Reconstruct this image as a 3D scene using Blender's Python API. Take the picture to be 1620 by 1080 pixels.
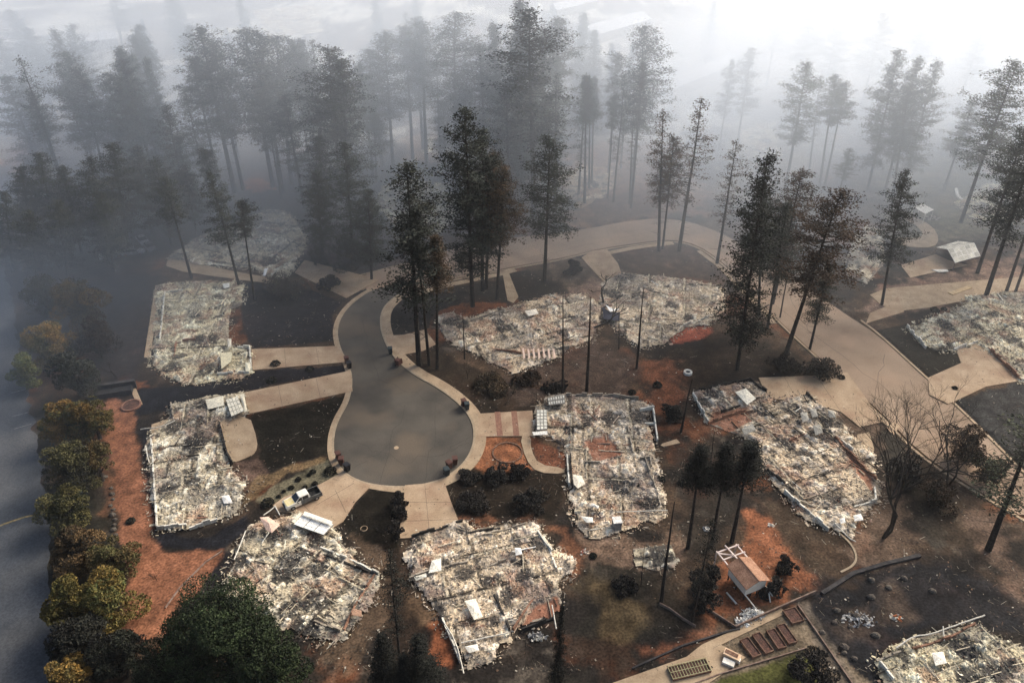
import bpy, math, random
import numpy as np
from mathutils import Vector, Matrix, Euler
for o in list(bpy.data.objects): bpy.data.objects.remove(o)
SC = bpy.context.scene
COL = SC.collection
R = math.radians

# ------------------------------------------------------------------ camera
CAM_H = 80.0; PITCH = R(33.5); FPX = 1200.0
cd = bpy.data.cameras.new('camera'); cam = bpy.data.objects.new('camera', cd); COL.objects.link(cam)
cam.location = (0, 0, CAM_H); cam.rotation_euler = (R(90) - PITCH, 0, 0)
cd.sensor_width = 36; cd.lens = 36 * FPX / 1620; cd.clip_start = 1; cd.clip_end = 6000
SC.camera = cam
# ------------------------------------------------------------------ sky, sun, exposure
SUN_EL, SUN_AZ = R(31), R(50)          # azimuth clockwise from +Y
w = bpy.data.worlds.new('World'); SC.world = w; w.use_nodes = True
nt = w.node_tree; bg = nt.nodes['Background']; sky = nt.nodes.new('ShaderNodeTexSky')
sky.sky_type = 'NISHITA'; sky.sun_disc = False; sky.sun_elevation = SUN_EL; sky.sun_rotation = SUN_AZ
sky.air_density = 1.0; sky.dust_density = 6; sky.ozone_density = 1.0
nt.links.new(sky.outputs[0], bg.inputs[0]); bg.inputs[1].default_value = 0.125
sl = bpy.data.lights.new('sun', 'SUN'); so = bpy.data.objects.new('sun', sl); COL.objects.link(so)
sl.energy = 3.8; sl.angle = R(42); sl.color = (1.0, .935, .84)
sv = Vector((math.sin(SUN_AZ) * math.cos(SUN_EL), math.cos(SUN_AZ) * math.cos(SUN_EL), math.sin(SUN_EL)))
so.rotation_euler = sv.to_track_quat('Z', 'Y').to_euler(); so.location = (0, 0, 300)
SC.view_settings.view_transform = 'Standard'; SC.view_settings.look = 'None'
SC.view_settings.exposure = 0.5; SC.view_settings.gamma = 1; SC.view_settings.use_curve_mapping = False
SC.render.engine = 'CYCLES'
cy = SC.cycles
cy.use_denoising = True; cy.max_bounces = 7; cy.diffuse_bounces = 2; cy.glossy_bounces = 2
cy.transmission_bounces = 2; cy.volume_bounces = 4; cy.transparent_max_bounces = 8; cy.sample_clamp_indirect = 4

# ------------------------------------------------------------------ helpers: survey of the place
cp, sp = math.cos(PITCH), math.sin(PITCH)
def G(px, py, z=0.0):
    a = (px - 810) / FPX; b = (py - 540) / FPX
    t = (CAM_H - z) / (sp + b * cp)
    return (a * t, (cp - b * sp) * t)
def height_of(bx, by, tx, ty):
    X, Y = G(bx, by); r = (540 - ty) / FPX
    Hp = (Y * sp - r * Y * cp) / (cp + r * sp)
    depth = Y * cp + Hp * sp
    return CAM_H - Hp, (tx - 810) / FPX * depth - X
def PW(pts): return [G(*p) for p in pts]
def smooth(pts, it=2, closed=True):
    P = [tuple(p) for p in pts]
    for _ in range(it):
        Q = []; n = len(P)
        for i in range(n if closed else n - 1):
            a, b = P[i], P[(i + 1) % n]
            Q += [(a[0] * .75 + b[0] * .25, a[1] * .75 + b[1] * .25), (a[0] * .25 + b[0] * .75, a[1] * .25 + b[1] * .75)]
        if not closed: Q = [P[0]] + Q + [P[-1]]
        P = Q
    return P
def hash2(i, j, s):
    n = (i.astype(np.int64) * 374761393 + j.astype(np.int64) * 668265263 + s * 1442695041) & 0x7fffffff
    n = (n ^ (n >> 13)) * 1274126177 & 0x7fffffff
    return ((n ^ (n >> 16)) & 0xffff) / 65535.0
def vnoise(x, y, s=0):
    i = np.floor(x); j = np.floor(y); fx = x - i; fy = y - j
    fx = fx * fx * (3 - 2 * fx); fy = fy * fy * (3 - 2 * fy)
    a = hash2(i, j, s); b = hash2(i + 1, j, s); c = hash2(i, j + 1, s); d = hash2(i + 1, j + 1, s)
    return a + (b - a) * fx + (c - a) * fy + (a - b - c + d) * fx * fy
def fbm(x, y, s=0, o=4):
    v = 0; a = .5; t = 0
    for k in range(o):
        v = v + a * vnoise(x * 2 ** k + 17.3 * k, y * 2 ** k - 9.1 * k, s + k); t += a; a *= .55
    return v / t
def sdist(X, Y, poly):
    """signed distance, positive inside"""
    P = np.array(poly, float); n = len(P); inside = np.zeros(X.shape, bool); D = np.full(X.shape, 1e9)
    for i in range(n):
        x1, y1 = P[i]; x2, y2 = P[(i + 1) % n]
        dx, dy = x2 - x1, y2 - y1; L = dx * dx + dy * dy + 1e-9
        t = np.clip(((X - x1) * dx + (Y - y1) * dy) / L, 0, 1)
        D = np.minimum(D, (X - x1 - t * dx) ** 2 + (Y - y1 - t * dy) ** 2)
        c = ((y1 > Y) != (y2 > Y)) & (X < (x2 - x1) * (Y - y1) / (y2 - y1 + 1e-12) + x1)
        inside ^= c
    D = np.sqrt(D); return np.where(inside, D, -D)

# ------------------------------------------------------------------ helpers: meshes
class MB:
    def __init__(s): s.V = []; s.n = 0; s.L = []; s.K = []; s.C = []; s.Mi = []
    def add(s, V, F, c=(1, 1, 1), mi=0):
        V = np.asarray(V, float).reshape(-1, 3)
        s.V.append(V)
        if isinstance(F, np.ndarray):
            s.L.append((F + s.n).ravel()); s.K.append(np.full(len(F), F.shape[1])); nf = len(F)
        else:
            s.L.append(np.array([i for f in F for i in f]) + s.n); s.K.append(np.array([len(f) for f in F])); nf = len(F)
        c = np.asarray(c, float)
        s.C.append(np.tile(c, (len(V), 1)) if c.ndim == 1 else c)
        s.Mi.append(np.full(nf, mi)); s.n += len(V); return s
    def box(s, c, d, rz=0, col=(1, 1, 1), mi=0, rx=0, ry=0):
        V = np.array([(x, y, z) for z in (-.5, .5) for y in (-.5, .5) for x in (-.5, .5)]) * np.array(d)
        m = np.array(Euler((rx, ry, rz)).to_matrix())
        return s.add(V @ m.T + np.array(c), BOXF, col, mi)
    def beam(s, p, q, w, h=None, col=(1, 1, 1), mi=0):
        h = h or w; p = np.array(p, float); q = np.array(q, float); d = q - p; L = np.linalg.norm(d); d /= L
        up = np.array((0, 0, 1.)) if abs(d[2]) < .9 else np.array((1., 0, 0))
        sx = np.cross(d, up); sx /= np.linalg.norm(sx); uz = np.cross(sx, d)
        V = [p + d * L * k + sx * w * i / 2 + uz * h * j / 2 for k in (0, 1) for j in (-1, 1) for i in (-1, 1)]
        return s.add(V, np.array([(0, 1, 3, 2), (4, 6, 7, 5), (0, 4, 5, 1), (2, 3, 7, 6), (0, 2, 6, 4), (1, 5, 7, 3)]), col, mi)
    def tube(s, pts, rad, n=5, col=(1, 1, 1), mi=0, cap=True):
        P = np.array(pts, float); m = len(P); rad = np.broadcast_to(np.array(rad, float), (m,))
        T = np.gradient(P, axis=0); T /= np.linalg.norm(T, axis=1)[:, None] + 1e-9
        up = np.where(np.abs(T[:, 2:3]) < .9, np.array([[0, 0, 1.]]), np.array([[1., 0, 0]]))
        up = np.tile(up[len(up) // 2], (m, 1))
        A = np.cross(T, up); A /= np.linalg.norm(A, axis=1)[:, None] + 1e-9; B = np.cross(T, A)
        an = np.arange(n) * 2 * math.pi / n
        V = P[:, None] + rad[:, None, None] * (np.cos(an)[None, :, None] * A[:, None] + np.sin(an)[None, :, None] * B[:, None])
        F = [(i * n + j, i * n + (j + 1) % n, (i + 1) * n + (j + 1) % n, (i + 1) * n + j) for i in range(m - 1) for j in range(n)]
        if cap: F = F + [tuple(range(n))[::-1], tuple((m - 1) * n + k for k in range(n))]
        return s.add(V.reshape(-1, 3), F, col, mi)
    def prism(s, poly, z0, z1, col=(1, 1, 1), mi=0):
        n = len(poly); A = sum(poly[i][0] * poly[(i + 1) % n][1] - poly[(i + 1) % n][0] * poly[i][1] for i in range(n))
        if A < 0: poly = poly[::-1]
        V = [(p[0], p[1], z0) for p in poly] + [(p[0], p[1], z1) for p in poly]
        F = [tuple(range(n, 2 * n))] + [(i, (i + 1) % n, n + (i + 1) % n, n + i) for i in range(n)]
        return s.add(V, F, col, mi)
    def ribbon(s, pts, w, z0, z1, col=(1, 1, 1), mi=0):
        P = np.array(pts, float); T = np.gradient(P, axis=0); T /= np.linalg.norm(T, axis=1)[:, None]
        N = np.stack([-T[:, 1], T[:, 0]], 1); w = np.broadcast_to(np.array(w, float), (len(P),))[:, None]
        a = P - N * w / 2; b = P + N * w / 2
        for i in range(len(P) - 1):
            q = [a[i], a[i + 1], b[i + 1], b[i]]
            V = [(x, y, z0) for x, y in q] + [(x, y, z1) for x, y in q]
            F = [(4, 5, 6, 7), (0, 1, 5, 4), (2, 3, 7, 6)]
            if i == 0: F.append((3, 0, 4, 7))
            if i == len(P) - 2: F.append((1, 2, 6, 5))
            s.add(V, F, col, mi)
        return s
    def boxes(s, c, d, Rm, col):
        """vectorised: centres (n,3), sizes (n,3), rotation matrices (n,3,3), colours (n,3)"""
        base = np.array([(x, y, z) for z in (-.5, .5) for y in (-.5, .5) for x in (-.5, .5)])
        V = np.einsum('nij,nkj->nki', Rm, base[None] * d[:, None]) + c[:, None]
        n = len(c); F = (BOXF[None] + 8 * np.arange(n)[:, None, None]).reshape(-1, 4)
        return s.add(V.reshape(-1, 3), F, np.repeat(col, 8, 0))
    def mesh(s, name, mats, smooth=False):
        me = bpy.data.meshes.new(name)
        V = np.concatenate(s.V); L = np.concatenate(s.L).astype(np.int32); K = np.concatenate(s.K).astype(np.int32)
        me.vertices.add(len(V)); me.vertices.foreach_set('co', V.astype(np.float32).ravel())
        me.loops.add(len(L)); me.loops.foreach_set('vertex_index', L)
        me.polygons.add(len(K)); st = np.zeros(len(K), np.int32); st[1:] = np.cumsum(K)[:-1]
        me.polygons.foreach_set('loop_start', st); me.polygons.foreach_set('loop_total', K)
        me.polygons.foreach_set('material_index', np.concatenate(s.Mi).astype(np.int32))
        me.polygons.foreach_set('use_smooth', np.full(len(K), smooth))
        ca = me.color_attributes.new('Col', 'FLOAT_COLOR', 'POINT')
        C = np.concatenate(s.C); C = np.concatenate([C, np.ones((len(C), 1))], 1)
        ca.data.foreach_set('color', C.astype(np.float32).ravel())
        me.update(calc_edges=True)
        for m in (mats if isinstance(mats, (list, tuple)) else [mats]): me.materials.append(m)
        return me
    def obj(s, name, mats, parent=None, smooth=False):
        o = bpy.data.objects.new(name, s.mesh(name, mats, smooth)); COL.objects.link(o)
        if parent: o.parent = parent
        return o
BOXF = np.array([(0, 2, 3, 1), (4, 5, 7, 6), (0, 1, 5, 4), (2, 6, 7, 3), (0, 4, 6, 2), (1, 3, 7, 5)])
def tag(o, label=None, cat=None, group=None, kind=None):
    if label: o['label'] = label
    if cat: o['category'] = cat
    if group: o['group'] = group
    if kind: o['kind'] = kind
    return o
def empty(name, label, cat, loc=(0, 0, 0), rz=0, group=None):
    o = bpy.data.objects.new(name, None); COL.objects.link(o); o.location = loc; o.rotation_euler = (0, 0, rz)
    o.empty_display_size = .5
    return tag(o, label, cat, group)

# ------------------------------------------------------------------ helpers: materials
def mat(name, c1=(.5, .5, .5), c2=None, scale=1.0, rough=.9, attr=False, lo=.35, hi=.65, c3=None, scale3=.15, fine=0.0,
        fine_scale=8.0, bump=0.0, metal=0.0, objrand=0.0, detail=6, spec=.25):
    m = bpy.data.materials.new(name); m.use_nodes = True; n = m.node_tree.nodes; l = m.node_tree.links
    b = n['Principled BSDF']; b.inputs['Roughness'].default_value = rough; b.inputs['Metallic'].default_value = metal
    b.inputs['Specular IOR Level'].default_value = spec
    tc = n.new('ShaderNodeTexCoord')
    def noise(sc, d=detail):
        t = n.new('ShaderNodeTexNoise'); t.inputs['Scale'].default_value = sc; t.inputs['Detail'].default_value = d
        l.new(tc.outputs['Object'], t.inputs['Vector']); return t.outputs['Fac']
    def mix(f, a, bb, mode='MIX'):
        x = n.new('ShaderNodeMix'); x.data_type = 'RGBA'; x.blend_type = mode
        for s_, v in ((x.inputs[0], f), (x.inputs[6], a), (x.inputs[7], bb)):
            if hasattr(v, 'links'): l.new(v, s_)
            elif isinstance(v, (int, float)): s_.default_value = v
            else: s_.default_value = (*v, 1)
        return x.outputs[2]
    def rng(f, a, b2, c=0, d=1):
        x = n.new('ShaderNodeMapRange'); l.new(f, x.inputs[0])
        for i, v in enumerate((a, b2, c, d)): x.inputs[i + 1].default_value = v
        return x.outputs[0]
    col = c1
    if c2: col = mix(rng(noise(scale), lo, hi), c1, c2)
    if c3: col = mix(rng(noise(scale3, 3), .5, .66), col, c3)
    if attr:
        a = n.new('ShaderNodeVertexColor'); a.layer_name = 'Col'
        col = mix(1.0, a.outputs[0], col, 'MULTIPLY')
    if fine:
        f = rng(noise(fine_scale, 3), .3, .7, 1 - fine, 1 + fine)
        g = n.new('ShaderNodeCombineColor')
        for i in range(3): l.new(f, g.inputs[i])
        col = mix(1.0, col, g.outputs[0], 'MULTIPLY')
    if objrand:
        oi = n.new('ShaderNodeObjectInfo'); hs = n.new('ShaderNodeHueSaturation')
        l.new(rng(oi.outputs['Random'], 0, 1, 1 - objrand, 1 + objrand), hs.inputs['Value'])
        l.new(rng(oi.outputs['Random'], 0, 1, .5 - objrand * .05, .5 + objrand * .05), hs.inputs['Hue'])
        if hasattr(col, 'links'): l.new(col, hs.inputs['Color'])
        col = hs.outputs[0]
    if hasattr(col, 'links'): l.new(col, b.inputs['Base Color'])
    else: b.inputs['Base Color'].default_value = (*col, 1)
    if bump:
        bp = n.new('ShaderNodeBump'); bp.inputs['Strength'].default_value = bump; bp.inputs['Distance'].default_value = .1
        l.new(noise(fine_scale * .7), bp.inputs['Height']); l.new(bp.outputs[0], b.inputs['Normal'])
    return m
def volume(name, color, density, aniso):
    m = bpy.data.materials.new(name); m.use_nodes = True; n = m.node_tree.nodes; n.remove(n['Principled BSDF'])
    v = n.new('ShaderNodeVolumePrincipled'); v.inputs['Color'].default_value = (*color, 1)
    v.inputs['Density'].default_value = density; v.inputs['Anisotropy'].default_value = aniso
    m.node_tree.links.new(v.outputs[0], n['Material Output'].inputs['Volume']); return m

M_TERRAIN = mat('terrain_soil', (.62, .62, .62), (1.3, 1.27, 1.22), .55, .95, attr=True, lo=.3, hi=.7, fine=.5, fine_scale=3.2, bump=.5, spec=.08)
M_ASPH = mat('asphalt', (.058, .052, .044), (.098, .086, .070), .16, .9, c3=(.12, .095, .07), scale3=.09, fine=.2, fine_scale=7)
M_STREET = mat('old_asphalt', (.235, .165, .112), (.32, .235, .165), .15, .9, c3=(.36, .25, .17), scale3=.08, fine=.18, fine_scale=6)
M_CONC = mat('concrete', (.33, .235, .15), (.43, .32, .215), .35, .9, c3=(.30, .20, .13), scale3=.22, fine=.14, fine_scale=5, bump=.15)
M_WALK = mat('pale_concrete', (.31, .225, .145), (.41, .31, .205), .5, .9, fine=.15, fine_scale=5)
M_KERB = mat('kerb_concrete', (.30, .235, .16), (.38, .30, .21), .7, .9, fine=.2, fine_scale=5)
M_BRICK = mat('brick_band', (.20, .10, .07), (.28, .15, .10), 2, .9, fine=.2)
M_VC = mat('debris', (.85, .85, .85), (1.12, 1.12, 1.1), 2.5, .9, attr=True, fine=.3, fine_scale=7, bump=.4)
M_BARK = mat('charred_bark', (.014, .012, .011), (.035, .028, .024), 1.5, .95, fine=.3, fine_scale=3)
M_WALL = mat('charred_wall', (.16, .13, .10), (.36, .31, .25), 1.2, .95, fine=.3)
M_WHITE = mat('white_paint', (.62, .58, .50), (.80, .77, .70), .9, .6, fine=.15, fine_scale=3)
M_RUST = mat('rusty_metal', (.11, .05, .03), (.24, .15, .10), 2.5, .8, fine=.3)
M_BLACK = mat('burnt_black', (.012, .012, .014), (.03, .028, .027), 2, .8, fine=.3)

# ------------------------------------------------------------------ outlines of roads and paving (survey points, then world metres)
ROAD = smooth(PW([(604, 452), (572, 468), (545, 492), (533, 520), (538, 550), (553, 577), (559, 602), (553, 635), (535, 665), (528, 692),
    (529, 722), (545, 748), (575, 763), (612, 769), (652, 769), (695, 760), (728, 739), (746, 712), (750, 685), (744, 660), (722, 635),
    (690, 612), (655, 594), (628, 572), (609, 545), (600, 515), (603, 490), (620, 472), (645, 457)]), 2)
ROADC = np.mean(np.array(ROAD), 0)
def resample(P, step):
    P = np.array(P, float); d = np.r_[0, np.cumsum(np.linalg.norm(np.diff(P, axis=0), axis=1))]
    n = max(2, int(d[-1] / step)); t = np.linspace(0, d[-1], n)
    return np.stack([np.interp(t, d, P[:, 0]), np.interp(t, d, P[:, 1])], 1)
def offset(P, d):
    P = np.array(P, float); T = np.gradient(P, axis=0); T /= np.linalg.norm(T, axis=1)[:, None]
    return P + np.stack([-T[:, 1], T[:, 0]], 1) * d
STREET = PW([(560, 438), (640, 418), (720, 392), (790, 378), (850, 372), (930, 362), (990, 350), (1040, 345), (1090, 350), (1140, 368),
             (1200, 402), (1265, 445), (1330, 492), (1390, 530), (1450, 585), (1540, 668), (1640, 770), (1640, 830), (1530, 765), (1455, 715),
             (1398, 655), (1340, 605), (1290, 560), (1230, 505), (1170, 440), (1140, 412), (1105, 388), (1065, 378), (1010, 384), (950, 393),
             (890, 408), (820, 420), (740, 436), (690, 446), (640, 462), (590, 466)])
PAVING = {  # name: (material, z, outlines)
 'driveways': ('conc', .135, [
  [(466, 432), (482, 412), (600, 443), (548, 472)],
  [(398, 553), (532, 548), (552, 573), (400, 586)],
  [(384, 622), (554, 587), (558, 619), (395, 655)],
  [(541, 748), (560, 760), (588, 768), (562, 795), (543, 825), (517, 842), (470, 812), (440, 810), (432, 800), (450, 786), (492, 774)],
  [(641, 768), (703, 763), (712, 790), (727, 828), (690, 850), (630, 852), (636, 815)],
  [(757, 655), (842, 650), (846, 690), (757, 691)],
  [(609, 532), (640, 530), (672, 522), (690, 545), (668, 556), (636, 562), (622, 556)],
  [(1395, 665), (1340, 590), (1280, 595), (1200, 598), (1215, 630), (1290, 640), (1330, 652), (1360, 676), (1397, 668), (1412, 690), (1425, 672)],
  [(1468, 598), (1520, 575), (1512, 553), (1545, 540), (1600, 565), (1632, 600), (1560, 612), (1500, 640), (1470, 625)],
  [(1370, 512), (1430, 494), (1420, 470), (1400, 486), (1376, 496)],
  [(1425, 420), (1480, 403), (1500, 412), (1530, 420), (1440, 440)],
  [(936, 398), (960, 395), (978, 418), (985, 440), (955, 446), (930, 420), (920, 408)]]),
 'footpaths': ('walk', .125, [
  [(822, 689), (840, 689), (840, 712), (852, 735), (893, 741), (893, 750), (850, 748), (832, 728)],
  [(795, 432), (805, 432), (820, 470), (812, 480), (803, 476)],
  [(340, 668), (394, 655), (408, 698), (405, 716), (392, 724), (366, 734), (352, 700)],
  [(228, 566), (246, 452), (254, 452), (238, 566)],
  [(208, 620), (217, 640), (226, 640), (214, 612)],
  [(266, 408), (300, 415), (380, 432), (440, 442), (440, 450), (370, 442), (262, 426)],
  [(240, 672), (270, 662), (272, 668), (240, 690)],
  [(395, 700), (400, 690), (404, 710), (398, 722)],
  [(1425, 345), (1440, 340), (1475, 358), (1486, 378), (1478, 392), (1440, 392), (1415, 384), (1418, 375), (1445, 378), (1462, 372), (1448, 355)],
  [(915, 295), (935, 292), (948, 302), (943, 318), (915, 332), (905, 325), (925, 312), (925, 302)],
  [(1045, 705), (1048, 702), (1070, 695), (1076, 701), (1050, 707)],
  [(1500, 1080), (1500, 1081), (1501, 1081)],
  [(1355, 688), (1375, 684), (1383, 712), (1376, 722), (1360, 716)],
  [(1368, 460), (1500, 448), (1600, 440), (1640, 436), (1640, 452), (1560, 470), (1430, 494), (1400, 488)],
  [(1040, 1075), (1110, 1020), (1235, 962), (1244, 970), (1120, 1030), (1060, 1078)],
  [(880, 1112), (1140, 1020), (1180, 1040), (1080, 1110)]])}
PAVING['footpaths'][2].pop(11)

# ------------------------------------------------------------------ terrain: one sheet, soil colours painted where the soils lie
def axis(a, b, d, far, g=1.12):
    core = list(np.arange(a, b, d)); up = []; s = d; v = core[-1]
    while v < far[1]: s *= g; v += s; up.append(v)
    dn = []; s = d; v = core[0]
    while v > far[0]: s *= g; v -= s; dn.append(v)
    return np.array(dn[::-1] + core + up)
gx = axis(-105, 115, .36, (-1400, 1400)); gy = axis(46, 215, .38, (-60, 2200), 1.05)
X, Y = np.meshgrid(gx, gy)
wx = X + 2.2 * (fbm(X / 3, Y / 3, 5) - .5); wy = Y + 2.2 * (fbm(X / 3, Y / 3, 11) - .5)
def c3(*c): return np.array(c)
n1 = fbm(X / 14, Y / 14, 1)[..., None]; n2 = fbm(X / 4, Y / 4, 2)[..., None]; n3 = fbm(X / 1.3, Y / 1.3, 3, 3)[..., None]
CHAR, BROWN, ASHG, REDD = c3(.020, .017, .015), c3(.085, .056, .037), c3(.15, .125, .10), c3(.28, .10, .045)
def ss(v, a, b): t = np.clip((v - a) / (b - a), 0, 1); return t * t * (3 - 2 * t)
C = CHAR + (BROWN - CHAR) * ss(n1 * .6 + n2 * .4, .38, .62)
C = C + (ASHG - C) * ss(n2 * .5 + n3 * .5, .55, .72) * .55
C = C + (REDD * .6 - C) * ss(fbm(X / 9, Y / 9, 40)[..., None] * .7 + n2 * .3, .60, .70) * .6
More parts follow.
